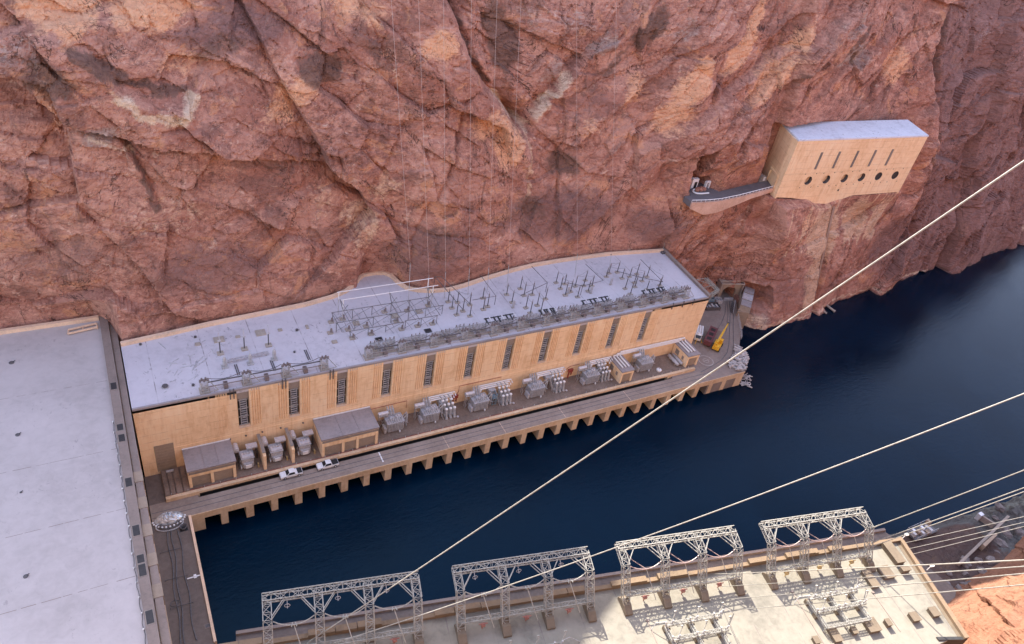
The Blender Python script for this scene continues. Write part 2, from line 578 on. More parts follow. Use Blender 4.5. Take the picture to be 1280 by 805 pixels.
    field(sb.outputs[1], (0.17, 0.095, 0.095), (0.34, 0.195, 0.185), k=0.85)
    field(sa.outputs[2], (0.72, 0.37, 0.23), (0.94, 0.58, 0.39), lo=0.22, hi=0.6, k=0.85)
    field(sa.outputs[1], (0.09, 0.058, 0.054), (0.24, 0.145, 0.125), k=0.85)
    field(sb.outputs[2], (0.26, 0.20, 0.20), (0.52, 0.44, 0.43), k=0.75)
    field(sa.outputs[0], (0.60, 0.43, 0.33), (0.92, 0.76, 0.62), lo=0.34, hi=0.85, k=0.9)
    # ragged fissures
    for sc, th, k, lc in ((0.045, 0.006, 0.85, (3, 9, 1)), (0.13, 0.008, 0.7, (44, 2, 19)), (0.3, 0.010, 0.55, (7, 60, 33)), (0.22, 0.008, 0.6, (71, 16, 3))):
        fn = noise(nt, mapped(nt, scale=(1.0, 0.6, 0.55) if sc < 0.1 else ((1.7, 0.8, 0.35) if sc == 0.22 else (0.6, 0.8, 1.5)), rot=(0, math.radians(35), 0), loc=lc), sc, 7, 0.62, 0.6)
        ln = maths(nt, 'SUBTRACT', 1.0, smooth(nt, maths(nt, 'ABSOLUTE', maths(nt, 'SUBTRACT', fn, 0.5)), 0.0, th))
        gt = smooth(nt, noise(nt, mapped(nt, loc=(lc[1], lc[2], lc[0])), sc*1.3, 3, 0.5), 0.47, 0.56)
        col = mixc(nt, maths(nt, 'MULTIPLY', maths(nt, 'MULTIPLY', ln, gt), k), col, T((0.06, 0.033, 0.03)))
    # hairline joints
    for sc, th, k in ((0.075, 0.012, 0.4), (0.24, 0.02, 0.25)):
        vo = nt.nodes.new('ShaderNodeTexVoronoi')
        vo.feature = 'DISTANCE_TO_EDGE'
        vo.inputs['Scale'].default_value = sc
        wv = nt.nodes.new('ShaderNodeVectorMath')
        wv.operation = 'ADD'
        nn = nt.nodes.new('ShaderNodeTexNoise')
        nn.inputs['Scale'].default_value = sc*2.5
        nn.inputs['Detail'].default_value = 7
        lk(nt, strata, nn.inputs['Vector'])
        sc_ = nt.nodes.new('ShaderNodeVectorMath')
        sc_.operation = 'SCALE'
        sc_.inputs['Scale'].default_value = 0.9/sc
        lk(nt, nn.outputs['Color'], sc_.inputs[0])
        lk(nt, strata, wv.inputs[0])
        lk(nt, sc_.outputs[0], wv.inputs[1])
        lk(nt, wv.outputs[0], vo.inputs['Vector'])
        line = maths(nt, 'SUBTRACT', 1.0, smooth(nt, vo.outputs['Distance'], 0.0, th))
        gate = smooth(nt, npink, 0.44, 0.56) if sc < 0.1 else smooth(nt, nred, 0.46, 0.56)
        col = mixc(nt, maths(nt, 'MULTIPLY', maths(nt, 'MULTIPLY', line, gate), k), col, T((0.07, 0.035, 0.03)))
    lk(nt, col, b.inputs['Base Color'])
    b.inputs['Roughness'].default_value = 0.92
    b.inputs['Specular IOR Level'].default_value = 0.2
    h = maths(nt, 'ADD', maths(nt, 'MULTIPLY', bed, 1.1), maths(nt, 'MULTIPLY', nfine, 0.6))
    bump(nt, b, h, 0.8, 0.6)
    MATS[name] = mt
    return mt

M_rock = rock_material('red_canyon_rock', (0.92, 0.88, 0.79))
M_rock_near = rock_material('orange_canyon_rock', (0.32, 0.27, 0.25))

# ---- the far canyon wall: y as a function of (x, z)
CX = np.array([-110, -60, -30, -26.5, -24.5, -15, -3, 12, 23, 32, 38.6, 56, 60, 67, 80, 93, 112, 132, 150, 158, 175, 187, 192, 197, 201, 209.6, 227, 250, 278, 315, 327, 330, 333, 342, 365, 387, 405, 440, 500.0])
CY = np.array([30.5, 30.5, 30.0, 26.0, 18.2, 18.9, 20.5, 21.7, 22.6, 24.4, 26.0, 22.9, 20.8, 19.3, 21.7, 24.2, 25.5, 25.1, 23.0, 23.5, 22.5, 20.5, 13.5, 7.6, 7.0, 7.6, 9.5, 13.2, 14.5, 19.3, 21.0, 22.5, 17.5, 16.2, 21.0, 26.2, 23.5, 38.0, 60.0])
SLOPE = 0.27

def box_mask(x, z, x0, x1, z0, z1, sx, sz):
    return sstep(x, x0-sx, x0)*(1-sstep(x, x1, x1+sx))*sstep(z, z0-sz, z0)*(1-sstep(z, z1, z1+sz))

def seg_dist(x, z, pts):
    d = np.full(x.shape, 1e9)
    for (ax, az), (bx, bz) in zip(pts[:-1], pts[1:]):
        dx, dz = bx-ax, bz-az
        t = np.clip(((x-ax)*dx+(z-az)*dz)/(dx*dx+dz*dz), 0, 1)
        d = np.minimum(d, np.hypot(x-ax-t*dx, z-az-t*dz))
    return d

def side_of(x, z, a, b):
    """signed distance from the line a-b, positive to its left"""
    dx, dz = b[0]-a[0], b[1]-a[1]
    L = math.hypot(dx, dz)
    return ((z-a[1])*dx-(x-a[0])*dz)/L

def facets(x, z, ang, stretch, cell, seed):
    c, s = math.cos(ang), math.sin(ang)
    u, v = (x*c+z*s)/stretch, (-x*s+z*c)
    return worley(u/cell, v/cell, seed)

def cliff_y(x, z):
    base = np.interp(x, CX, CY)
    # above the roofs the face runs on without the step between the two buildings
    smooth_base = np.interp(x, [-110, -60, -20, 10, 22], [27.0, 25.5, 21.5, 21.6, 22.5])
    ws = sstep(z, 31, 44)*(1-sstep(x, 10, 22))
    base = base*(1-ws)+smooth_base*ws
    # the bench that carries the cliff road and the valve house
    wb = sstep(z, 8, 46)*sstep(x, 138, 142)*(1-sstep(x, 198, 201))
    base = base*(1-wb)+np.interp(x, [140, 150, 158, 165, 175, 187, 195, 199], [25.3, 21.0, 15.8, 15.8, 16.2, 18.0, 18.8, 14.2])*wb
    base = base+7.0*sstep(z, 50.5, 54.0)*sstep(x, 195, 201)*(1-sstep(x, 268, 284))*(1-0.6*sstep(z, 76, 104))
    y = base+SLOPE*z
    # slight convexity and the crest laying back
    y = y+0.25*np.clip(z-104, 0, 60)
    wx = x+1.8*fbm(x/22, z/22, 4, 3)
    wz = z+1.8*fbm(x/22, z/22, 4, 13)
    D = 6.0*fbm(x/70, z/55, 3, 41)
    # angular blocks of falling size; the beds climb to the right over the right half
    right = sstep(x, 70, 150)
    for cell, st, ta, oa, sd in ((34, 1.5, 7.0, 1.7, 100), (13, 1.8, 3.8, 1.1, 200), (5.0, 2.0, 1.35, 0.40, 300), (2.2, 2.0, 0.55, 0.18, 400), (1.0, 1.8, 0.28, 0.10, 450)):
        e1, o1, t1 = facets(wx, wz, math.radians(42), st*1.25, cell, sd)
        e2, o2, t2 = facets(wx, wz, math.radians(-25), st, cell, sd+50)
        D = D+right*(oa*o1+ta*t1)+(1-right)*(oa*o2+ta*t2)
        e = e1*right+e2*(1-right)
        D = D-0.11*cell**0.55*np.exp(-(e/0.05)**2)
    D = D+0.4*fbm(wx/9, wz/9, 6, 71, 0.55, True)
    D = D+0.2*fbm(x/1.6, z/1.6, 4, 91, 0.6)
    # long diagonal ledges on the right half
    for (a, b_, amp, w) in (((137, 65), (218, 111), 3.2, 10), ((150, 62), (196, 82), -2.0, 4), ((205, 78), (262, 112), 2.5, 9), ((120, 70), (172, 112), -2.4, 6), ((262, 60), (300, 92), 2.6, 8)):
        sd_ = side_of(wx, wz, a, b_)
        along = sstep(wx, a[0]-8, a[0]+10)*(1-sstep(wx, b_[0]-10, b_[0]+8))
        tt = sstep(sd_, -0.9, 0.9)
        D = D+along*amp*(-tt*np.exp(-np.maximum(sd_, 0)/w)*0.9+(1-tt)*np.exp(np.minimum(sd_, 0)/w)*0.45)
    # the great cleft above the transformer roof, its right limb and the joint below it
    cl = [(70, 124), (72, 110), (74, 102), (78, 93), (84, 86), (93, 78), (98, 74)]
    d = seg_dist(x+0.8*fbm(x/6, z/6, 3, 5), z, cl)
    D = D-7.5*np.exp(-(d/1.8)**1.3)
    sl = sstep(side_of(wx, wz, (98, 74), (72, 112)), 0, 6)*np.exp(-d/22)      # slab left of the cleft stands proud
    D = D+4.5*sl-2.0*(1-sl)*np.exp(-d/16)
    cr = [(98, 74), (104, 80), (112, 89), (119, 96), (128, 99)]
    d2 = seg_dist(wx, wz, cr)
    sr = side_of(wx, wz, (98, 74), (119, 96))
    D = D+2.8*(1-2*sstep(sr, -0.9, 0.9))*np.exp(-d2/5.0)
    for pts, w, dep in (([(74, 80), (69, 67), (62, 54), (58, 45), (57, 38)], 0.8, 2.2), ([(26, 78), (28, 58), (27, 40)], 0.7, 1.2), ([(98, 74), (99, 61), (97, 41)], 1.0, 1.0),
                        ([(287, 124), (283, 101), (288, 77), (288, 50), (300, 20)], 1.8, 4.0), ([(330, 0), (331, 20), (336, 44)], 1.6, 6.0), ([(196, 2), (203, 16), (216, 34)], 1.0, 2.0),
                        ([(140, 45), (150, 58), (160, 66)], 0.8, 1.5), ([(112, 40), (118, 52), (126, 60)], 0.8, 1.5), ([(405, 0), (408, 20), (420, 50)], 3.0, 10.0)):
        dd = seg_dist(wx*0.3+x*0.7, wz*0.3+z*0.7, pts)
        D = D-dep*np.exp(-(dd/w)**1.5)
    # ledges high on the left: a shelf below an undercut
    for pts, dep in (([(-30, 103), (-21, 99), (-15, 91), (-7, 87), (-1, 87), (3, 93)], 3.0), ([(-40, 84), (-27, 83), (-17, 80), (-13, 70), (-11, 62)], 2.2), ([(-2, 50), (8, 55), (26, 60), (32, 61)], 1.8)):
        xs = [p[0] for p in pts]
        zl = np.interp(wx*0.4+x*0.6, xs, [p[1] for p in pts])
        al = sstep(x, xs[0]-4, xs[0]+6)*(1-sstep(x, xs[-1]-4, xs[-1]+3))
        dz = z-zl
        tt = sstep(dz, -0.8, 1.8)
        D = D+al*dep*((1-tt)*np.exp(np.minimum(dz, 0)/7.0)-tt*0.9*np.exp(-np.maximum(dz, 0)/3.0))
    # right of the buttress the wall steps back
    D = D-3.0*sstep(x, 286, 292)*(1-sstep(x, 322, 330))
    # calm the relief where buildings stand against the face
    calm = np.ones_like(x)
    pw = (1-sstep(x, 156, 166))
    calm = calm*(1-pw*(1-sstep(z, 30, 42))*0.7)
    calm = calm*(1-0.75*box_mask(x, z, 194, 276, 46, 78, 6, 8))
    calm = calm*(1-0.6*box_mask(x, z, 150, 205, 48, 60, 6, 6))
    calm = calm*(1-0.5*(1-sstep(z, 2, 14)))
    calm = calm*(1-0.45*box_mask(x, z, 205, 272, 4, 44, 10, 6))
    calm = calm*(1-0.25*box_mask(x, z, -60, 150, 30, 58, 10, 14))
    y = y-D*calm
    # below the valve house the face was scaled smooth
    # hollow behind the bulge in the roof
    rec = np.interp(x, [34, 40.5, 42.6, 44, 48.5, 52, 53.8, 55.5, 60], [0, 0.3, 4.5, 6.2, 7.0, 6.6, 4.5, 1.6, 0])
    y = y+rec*1.15*np.exp(-np.clip(z-31, 0, 99)/15.0)
    # never through the roofs: stay behind the parapet line, and give way to houses, ledge, cave and tunnel
    edge = np.interp(x, CX, CY)+SLOPE*31.5+rec*1.05-0.1
    mw = (1-sstep(x, 155.2, 156.5))*(1-sstep(z, 32.0, 39.0))
    y = np.where(mw > 0, y+(np.maximum(y, edge)-y)*mw, y)
    hb = np.interp(x, [198.5, 203.8, 271.5], [40.4, 40.2, 36.2])
    mh = box_mask(x, z, 197.5, 270.0, 49, 73.5, 1.6, 1.2)
    y = y+np.maximum(hb-y, 0)*mh
    ri = np.interp(x, [152, 160, 162, 171, 173.5, 195, 199], [30.0, 30.2, 34.0, 34.5, 30.8, 33.6, 34.4])
    mr = box_mask(x, z, 154.5, 199, 52.6, 58, 1.0, 4.0)
    y = y+np.maximum(ri-y, 0)*mr
    ro = np.interp(x, [154, 169, 186.4, 198.6], [26.2, 25.2, 27.3, 29.3])
    mo = box_mask(x, z, 154.5, 197.5, 40, 52.2, 3.0, 5.0)
    y = y+np.maximum(ro-y, 0)*mo
    # front of the valve house: rock stays under its foot
    ff = np.interp(x, [196, 199, 266.5, 270], [26.6, 26.4, 21.9, 21.7])
    zf = np.interp(x, [196, 214, 220, 227, 240, 266], [50.5, 48.5, 45.6, 44.8, 48.6, 48.4])
    mf = box_mask(x, z, 196.5, 268, 0, 200, 1.5, 1.0)*sstep(z, zf-0.3, zf+0.6)*(1-sstep(z, 50, 53))
    y = y+np.maximum(ff-y, 0)*mf
    mb = box_mask(x, z, 196.5, 268, 30, 44, 4, 12)*(1-sstep(z, zf-1.0, zf))
    y = y+(np.minimum(y, ff-0.4)-y)*sstep(z, zf-14, zf-2)*box_mask(x, z, 196.5, 268, 0, 200, 4, 1)*(1-sstep(z, zf-0.6, zf))
    cm = (1-sstep(np.abs(x-231.0), 0.9, 2.2))*(1-sstep(z, 43.0, 46.0))
    y = y+(11.5+0.268*z-y)*cm
    mc = box_mask(x-0.12*(z-60)+0.5*fbm(x/2.5, z/2.5, 3, 8), z, 161.0, 165.8, 54, 67.0, 0.7, 1.2)
    mc = np.maximum(mc, box_mask(x, z, 161.5, 170.5, 52.5, 56.0, 0.7, 1.0)*0.35)
    y = y+16*mc
    mt_ = box_mask(x, z, 188.4, 193.4, 2, 11.2, 0.5, 0.6)
    y = y+np.maximum(48-y, 0)*mt_
    mk = box_mask(x, z, 184.5, 203.5, 8.8, 14.0, 1.0, 2.0)
    yk = np.interp(x, [184, 187, 190, 201, 204], [12.0, 20.0, 22.5, 22.5, 19.0])
    y = y+np.maximum(yk-y, 0)*mk
    mp = (1-sstep(x, 184, 187))*sstep(x, 156, 157)*(1-sstep(z, 6.5, 16))
    y = y+(np.maximum(y, np.interp(x, [156, 170, 186], [28.5, 27.0, 24.5]))-y)*mp
    return y

xs = np.concatenate([np.arange(-104, -52, 1.2), np.arange(-52, 300, 0.40), np.arange(300, 430, 0.75), np.arange(430, 560, 3.0)])
zs_low = np.arange(-2.5, 119, 0.40)
XX, ZZ = np.meshgrid(xs, zs_low)
YY = cliff_y(XX, ZZ)

# the crest line decides where its shadow ends on the opposite roof
crest = np.interp(xs, [-104, 40, 58, 66, 76, 84, 110, 150, 220, 330, 560], [186, 183, 178, 161, 158, 154.5, 153, 150, 150, 152, 160])
crest = crest+1.6*fbm(xs/11, xs*0+3, 4, 9)
top_rows = []
for k, t in enumerate(np.linspace(0.04, 1, 26)):
    top_rows.append(118.6+(crest-118.6)*t)
ZT = np.array(top_rows)
XT = np.tile(xs, (len(ZT), 1))
YT = cliff_y(XT, ZT)*0.35+(np.interp(XT, CX, CY)+SLOPE*ZT+0.25*np.clip(ZT-104, 0, 60))*0.65
# the plateau behind the crest
back = []
for dy, dz in ((6, 0.6), (20, 1.0), (60, -4), (160, -25)):
    back.append((xs, YT[-1]+dy, crest+dz+1.2*fbm(xs/14, xs*0+dy, 3, 19)))
XX = np.vstack([XX, XT]+[b_[0][None] for b_ in back])
ZZ = np.vstack([ZZ, ZT]+[b_[2][None] for b_ in back])
YY = np.vstack([YY, YT]+[b_[1][None] for b_ in back])

def blobs(x, z, lst, seed):
    wx = x+4.5*fbm(x/9, z/9, 5, seed, 0.6)
    wz = z+4.5*fbm(x/9, z/9, 5, seed+31, 0.6)
    out = np.zeros_like(x)
    for cx, cz, rx, rz, ang, k in lst:
        c, s = math.cos(math.radians(ang)), math.sin(math.radians(ang))
        u, v = ((wx-cx)*c+(wz-cz)*s)/rx, (-(wx-cx)*s+(wz-cz)*c)/rz
        out = np.maximum(out, k*(1-sstep(np.hypot(u, v), 0.35, 1.25)))
    return out

def along(x, z, pts, w, k, seed):
    wx = x+2.5*fbm(x/5, z/5, 4, seed, 0.6)
    wz = z+2.5*fbm(x/5, z/5, 4, seed+7, 0.6)
    return k*np.exp(-(seg_dist(wx, wz, pts)/w)**2)

white = np.maximum.reduce([
    along(XX, ZZ, [(-17, 91), (-14, 89), (-8, 85), (-3, 84.5), (1, 88)], 1.6, 1.0, 1),
    along(XX, ZZ, [(-24, 81), (-18, 78.5), (-15, 77)], 1.0, 0.7, 2),
    along(XX, ZZ, [(86, 84), (93, 77), (99, 73.5)], 1.5, 0.8, 3),
    along(XX, ZZ, [(101, 77), (106, 82), (112, 88)], 1.6, 0.75, 4),
    along(XX, ZZ, [(194, 0.5), (210, 1.2), (230, 1.6), (262, 2.2), (280, 1.6), (320, 1.5)], 0.9, 0.75, 5)*(ZZ > 0.1),
    along(XX, ZZ, [(187, 4), (200, 3)], 2.4, 0.7, 6),
    0.62*box_mask(XX, ZZ, 404, 440, 8, 30, 3, 5)])
dark = np.maximum.reduce([
    blobs(XX, ZZ, [(33, 93, 6, 8, 60, 0.75), (90, 96, 7, 9, 20, 0.7), (86, 104, 6, 8, 0, 0.65), (-30, 95, 7, 6, 0, 0.6), (140, 103, 12, 5, 45, 0.7), (128, 92, 8, 4, 40, 0.55), (112, 62, 9, 7, 0, 0.6), (100, 50, 10, 6, 0, 0.55), (66, 46, 9, 6, 30, 0.5),
                     (226, 103, 14, 4, 42, 0.6), (205, 96, 12, 2.5, 42, 0.6), (190, 78, 14, 2.5, 40, 0.45), (8, 98, 10, 4, 20, 0.5), (250, 84, 14, 4, 40, 0.4), (20, 66, 8, 5, 0, 0.4)], 61),
    along(XX, ZZ, [(-24, 100), (-18, 96), (-13, 93), (-6, 90), (-2, 90)], 1.5, 0.8, 8),
    along(XX, ZZ, [(-16, 80), (-13, 70), (-11, 62)], 1.2, 0.6, 9),
    along(XX, ZZ, [(70, 120), (72, 110), (74, 102), (78, 93), (84, 87)], 1.0, 0.9, 10),
    along(XX, ZZ, [(287, 118), (284, 101), (288, 77), (289, 50)], 1.8, 0.6, 11),
    along(XX, ZZ, [(194, 0), (230, 0), (280, 0), (420, 0)], 0.7, 0.7, 12)])
orange = blobs(XX, ZZ, [(-24, 107, 10, 4, 0, 0.85), (-6, 106, 12, 5, 10, 0.9), (66, 99, 7, 6, 30, 0.7), (84, 76, 8, 6, 0, 0.6), (90, 70, 7, 9, 0, 0.6), (157, 90, 12, 5, 45, 0.85), (176, 98, 12, 4, 40, 0.8), (150, 77, 10, 6, 40, 0.6), (182, 107, 8, 4, 60, 0.85),
                        (136, 84, 9, 6, 60, 0.55), (200, 104, 8, 3, 45, 0.6), (262, 92, 9, 10, 60, 0.6), (24, 86, 12, 5, 40, 0.55), (46, 106, 10, 5, 0, 0.5), (190, 90, 18, 6, 40, 0.5), (-2, 96, 10, 4, 0, 0.4), (120, 74, 8, 6, 0, 0.4), (215, 40, 5, 8, 75, 0.4)], 77)  # top-left patches put lit rock into the colour; the others are orange mineral
stripes = 0.5+0.5*gnoise((XX-0.25*ZZ)/1.8, ZZ/60, 33)
tan = np.maximum.reduce([
    blobs(XX, ZZ, [(228, 34, 12, 14, 0, 0.9), (247, 38, 11, 10, 0, 0.8), (226, 16, 6, 18, -10, 0.85), (42, 50, 8, 9, 0, 0.5), (50, 61, 6, 5, 0, 0.5), (-10, 60, 16, 10, 0, 0.38), (32, 57, 8, 7, 0, 0.4)], 87)*(0.72+0.5*stripes),
    along(XX, ZZ, [(98, 74), (99, 61), (97, 41)], 1.1, 0.6, 14),
    0.75*box_mask(XX, ZZ, 203, 268, 30, 47, 3, 6)*sstep(stripes, 0.45, 0.8)])
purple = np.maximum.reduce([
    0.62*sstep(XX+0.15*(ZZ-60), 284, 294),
    blobs(XX, ZZ, [(0, 46, 26, 10, 0, 0.5), (64, 42, 26, 12, 10, 0.55), (112, 46, 34, 13, 0, 0.6), (-36, 50, 16, 12, 0, 0.45), (150, 40, 20, 10, 0, 0.55), (120, 78, 14, 6, 40, 0.4), (30, 72, 14, 8, 20, 0.45), (210, 14, 26, 12, 0, 0.45), (285, 22, 30, 20, 0, 0.75), (310, 70, 26, 40, 0, 0.8), (16, 103, 14, 6, -10, 0.7), (4, 100, 8, 4, 0, 0.6), (262, 66, 12, 14, 0, 0.5), (190, 64, 16, 5, 30, 0.4), (300, 100, 20, 16, 0, 0.5), (72, 60, 14, 12, 0, 0.35)], 97)])  # darker patches along the lower cliff band, the right end and upper left
grey = blobs(XX, ZZ, [(230, 98, 12, 6, 0, 0.75), (222, 108, 12, 4, 30, 0.55), (107, 90, 8, 5, 45, 0.5), (124, 98, 8, 4, 30, 0.6), (114, 104, 10, 6, 0, 0.4), (152, 104, 8, 3, 50, 0.5), (-21, 82, 6, 2.5, 0, 0.6), (196, 3, 10, 5, 0, 0.6), (-34, 99, 8, 6, 0, 0.4), (318, 100, 12, 10, 0, 0.35), (320, 60, 12, 10, 30, 0.3), (98, 104, 8, 8, 0, 0.35)], 107)
far_wall = grid_mesh('cliff', XX, YY, ZZ, M_rock, False, {'mineral_light_a': np.stack([white, dark, orange], -1), 'mineral_tone_b': np.stack([tan, purple, grey], -1)})
far_wall['kind'] = 'structure'

# ---- the near canyon side, sunlit, behind the near powerhouse and rising towards the viewpoint
def near_y(x, t):
    toe = np.interp(x, [-120, 60, 124, 127, 134, 150, 165, 190, 215, 250, 330, 560], [-125.5, -126, -126, -123.5, -116, -108.5, -106, -105, -101, -92, -84, -70])
    toe = np.where(x < 124, -127.0-(x < -30)*0, toe)
    steep = np.interp(x, [-120, 60, 120, 134, 560], [0.24, 0.24, 0.5, 0.95, 1.0])
    y = toe-steep*t
    wx, wt_ = x+4*fbm(x/20, t/20, 4, 203), t+4*fbm(x/20, t/20, 4, 213)
    D = np.zeros_like(x)
    for cell, ta, oa, sd in ((16, 3.5, 1.5, 510), (6, 1.6, 0.7, 530), (2.4, 0.7, 0.3, 550), (1.1, 0.3, 0.12, 560)):
        e, o, tl = worley(wx/cell/1.5, wt_/cell, sd)
        D = D+oa*o+ta*tl-0.1*cell**0.5*np.exp(-(e/0.05)**2)
    D = D+1.5*fbm(wx/8, wt_/8, 5, 77)
    return y-0.55*D*np.clip(0.25+t/14, 0, 1)*sstep(x, 100, 134)
nx = np.concatenate([np.arange(-120, 116, 5.0), np.arange(116, 240, 0.5), np.arange(240, 560, 4.0)])
nz = np.concatenate([np.arange(0, 60, 0.5), np.arange(60, 190, 4.0)])
NX, NT = np.meshgrid(nx, nz)
NY = near_y(NX, NT)
bz = np.interp(NX, [-120, 126, 140, 560], [6.0, 6.0, 5.0, -1.0])
NZ = bz+NT
g0 = blobs(NX, NT, [(146, 22, 22, 8, 0, 0.5), (175, 14, 14, 5, 0, 0.4)], 301)
grav = 0.8*sstep(NT+0.35*(NX-130), 34, 44)*(NX < 170)*sstep(NX, 110, 124)
zero = np.zeros_like(NX)
near_side = grid_mesh('rocky_slope', NX, NY, NZ, M_rock_near, True, {'mineral_light_a': np.stack([0.9*(1-sstep(NX, 100, 118)), zero, np.maximum(0.62*(1-grav), g0)], -1), 'mineral_tone_b': np.stack([grav*0.9, zero, zero], -1)})  # unseen upstream stretch is paled to bounce light across the river
near_side['kind'] = 'structure'

# ---- the river
def water_material():
    mt, nt, b = nodes_of('deep_river_water')
    v = mapped(nt, scale=(1, 1, 1), rot=(0, 0, 0.35))
    v2 = mapped(nt, scale=(1.0, 2.4, 1), rot=(0, 0, 0.2))
    n1 = noise(nt, v2, 0.35, 6, 0.6, 0.8)
    n2 = noise(nt, v, 0.03, 3, 0.5, 0.5)
    n3 = noise(nt, v2, 1.6, 4, 0.6, 0.4)
    col = ramp(nt, n2, [(0.35, (0.0002, 0.006, 0.016)), (0.65, (0.0004, 0.009, 0.023))])
    lk(nt, col, b.inputs['Base Color'])
    b.inputs['Roughness'].default_value = 0.12
    b.inputs['IOR'].default_value = 1.33
    b.inputs['Specular IOR Level'].default_value = 0.2
    b.inputs['Specular Tint'].default_value = (0.28, 0.62, 1.0, 1)
    h = maths(nt, 'ADD', maths(nt, 'MULTIPLY', n1, 0.7), maths(nt, 'MULTIPLY', n3, 0.3))
    h = maths(nt, 'MULTIPLY', h, maths(nt, 'ADD', 0.6, maths(nt, 'MULTIPLY', smooth(nt, n2, 0.40, 0.62), 0.4)))
    bump(nt, b, h, 0.25, 0.3)
    return mt
wmesh = MB()
wx_ = [-140, -17, 40, 100, 200, 330, 560, 1500, 3000]
wmesh.add([(x, y, 0) for y in (-400, 120) for x in wx_], [(i, i+1, i+1+len(wx_), i+len(wx_)) for i in range(len(wx_)-1)])
structure('river', wmesh, water_material())

# ---- ground of the near shore downstream of the near powerhouse
sx_ = np.arange(128, 300, 0.8)
st_ = np.linspace(0, 1, 50)
SX, ST = np.meshgrid(sx_, st_)
edge_y = np.interp(SX, [128, 140, 163, 174, 186, 200, 214, 229, 260, 300], [-82.5, -82, -82.6, -84.6, -86, -87, -88.2, -88.8, -80, -72])+1.1*fbm(SX/6, ST*0, 4, 5)
SY = edge_y-ST*42
raise_ = np.interp(SX, [128, 150, 190, 204, 240, 300], [5.0, 5.0, 5.0, 3.0, 4.0, 6.0])
prof = np.interp(ST, [0, 0.03, 0.09, 0.14, 1.0], [-1.5, 0.3, 3.0, 4.6, 5.2])/5.0*raise_
rough_ = np.interp(SX, [128, 188, 200, 300], [0.0, 0.0, 1.0, 1.4])
SZ = prof+rough_*(1.6*fbm(SX/7, SY/7, 5, 55, 0.6)+0.8*worley(SX/4, SY/3, 66)[1])*sstep(ST, 0.0, 0.1)+0.25*fbm(SX/2.5, SY/2.5, 4, 58)*(1-sstep(ST, 0.08, 0.16))
SZ = SZ-1.2*(1-sstep(ST, 0.0, 0.04))
gz = np.zeros_like(SX)
shore_grey = 0.9*sstep(SX, 186, 198)+0.7*(1-sstep(ST, 0.1, 0.16))
M_shore = rock_material('grey_shore_rock', (0.27, 0.34, 0.34))
shore = grid_mesh('shore', SX, SY, SZ, M_shore, True, {'mineral_light_a': np.stack([0.55*(1-sstep(ST, 0.10, 0.22))*sstep(SX, 186, 200), gz, gz], -1), 'mineral_tone_b': np.stack([gz, 0.5*np.ones_like(SX), shore_grey], -1)})
shore['kind'] = 'structure'

# ================================================================== FAR POWERHOUSE
ROOF = 30.2
BACK = [(-25.0, 25.1), (-15.4, 26.1), (-3.2, 27.7), (11.9, 28.9), (23.4, 29.8), (32.1, 31.6), (36.5, 33.3), (40.0, 36.0), (42.2, 38.6), (44.2, 40.1), (48.3, 40.4), (51.4, 39.7), (53.2, 37.4), (53.9, 33.6), (55.4, 30.2), (58.3, 28.3), (62, 27.0), (67.4, 26.4), (73, 27.2), (79.6, 28.8), (92.7, 31.3), (102, 32.4), (112.2, 32.7), (132.1, 32.3), (154.8, 29.6)]
ph = thing('powerhouse', 'long tan powerhouse with a white roof against the red cliff', 'powerhouse', (64, 0, 0))
def P(mb, name, mat, parent, label=None, sm=False):
    """part built in world coordinates under a thing that is only translated"""
    l = parent.location
    q = parent
    off = Vector((0, 0, 0))
    while q is not None:
        off += Vector(q.location)
        q = q.parent
    mb.v = [(x-off.x, y-off.y, z-off.z) for x, y, z in mb.v]
    o = mb.build(name, mat, parent, sm)
    if label:
        o['label'] = label
    return o
b = MB()
b.prism([(-25.0, 1.0), (153.5, 1.0), (155.2, 28.6)]+[(x, y-0.6) for x, y in BACK[::-1]], 5.0, 29.0)
b.box(-25.0, 153.5, 0.0, 1.0, 5.0, 16.85)
b.box(-25.0, -1.5, 0.0, 1.0, 16.85, 29.9)
b.box(129.4, 153.5, 0.0, 1.0, 16.85, 29.9)
b.box(-17.3, 153.5, -0.10, -0.003, 14.6, 14.85)
b.box(-8.2, -8.0, -0.06, -0.003, 7.4, 29.8)
P(b, 'wall', M_wall, ph)
for i in range(10):
    x0, x1 = i*12.8+1.45, (i+1)*12.8-1.45
    pts = [(x0, 1.0), (x0, -0.12)]
    def groove(a):
        pts.extend([(a, -0.12), (a+0.06, 0.12), (a+0.26, 0.12), (a+0.32, -0.12)])
    for a in (0.55, 1.15, 1.75, 2.35):
        groove(x0+a)
    for a in (2.65, 2.05, 1.45, 0.85):
        groove(x1-a)
    pts += [(x1, -0.12), (x1, 1.0)]
    b = MB().prism(pts, 16.7, 29.9)
    P(b, 'wall_panel', M_wall, ph)
for a in (2.6, 3.2, 3.8, 4.4, 5.0):
    P(MB().box(-1.5-a, -1.5-a+0.28, -0.12, -0.003, 16.7, 29.85), 'pilaster_rib', M_wall, ph)
    P(MB().box(129.4+a-1.8, 129.4+a-1.52, -0.12, -0.003, 16.7, 29.85), 'pilaster_rib', M_wall, ph)
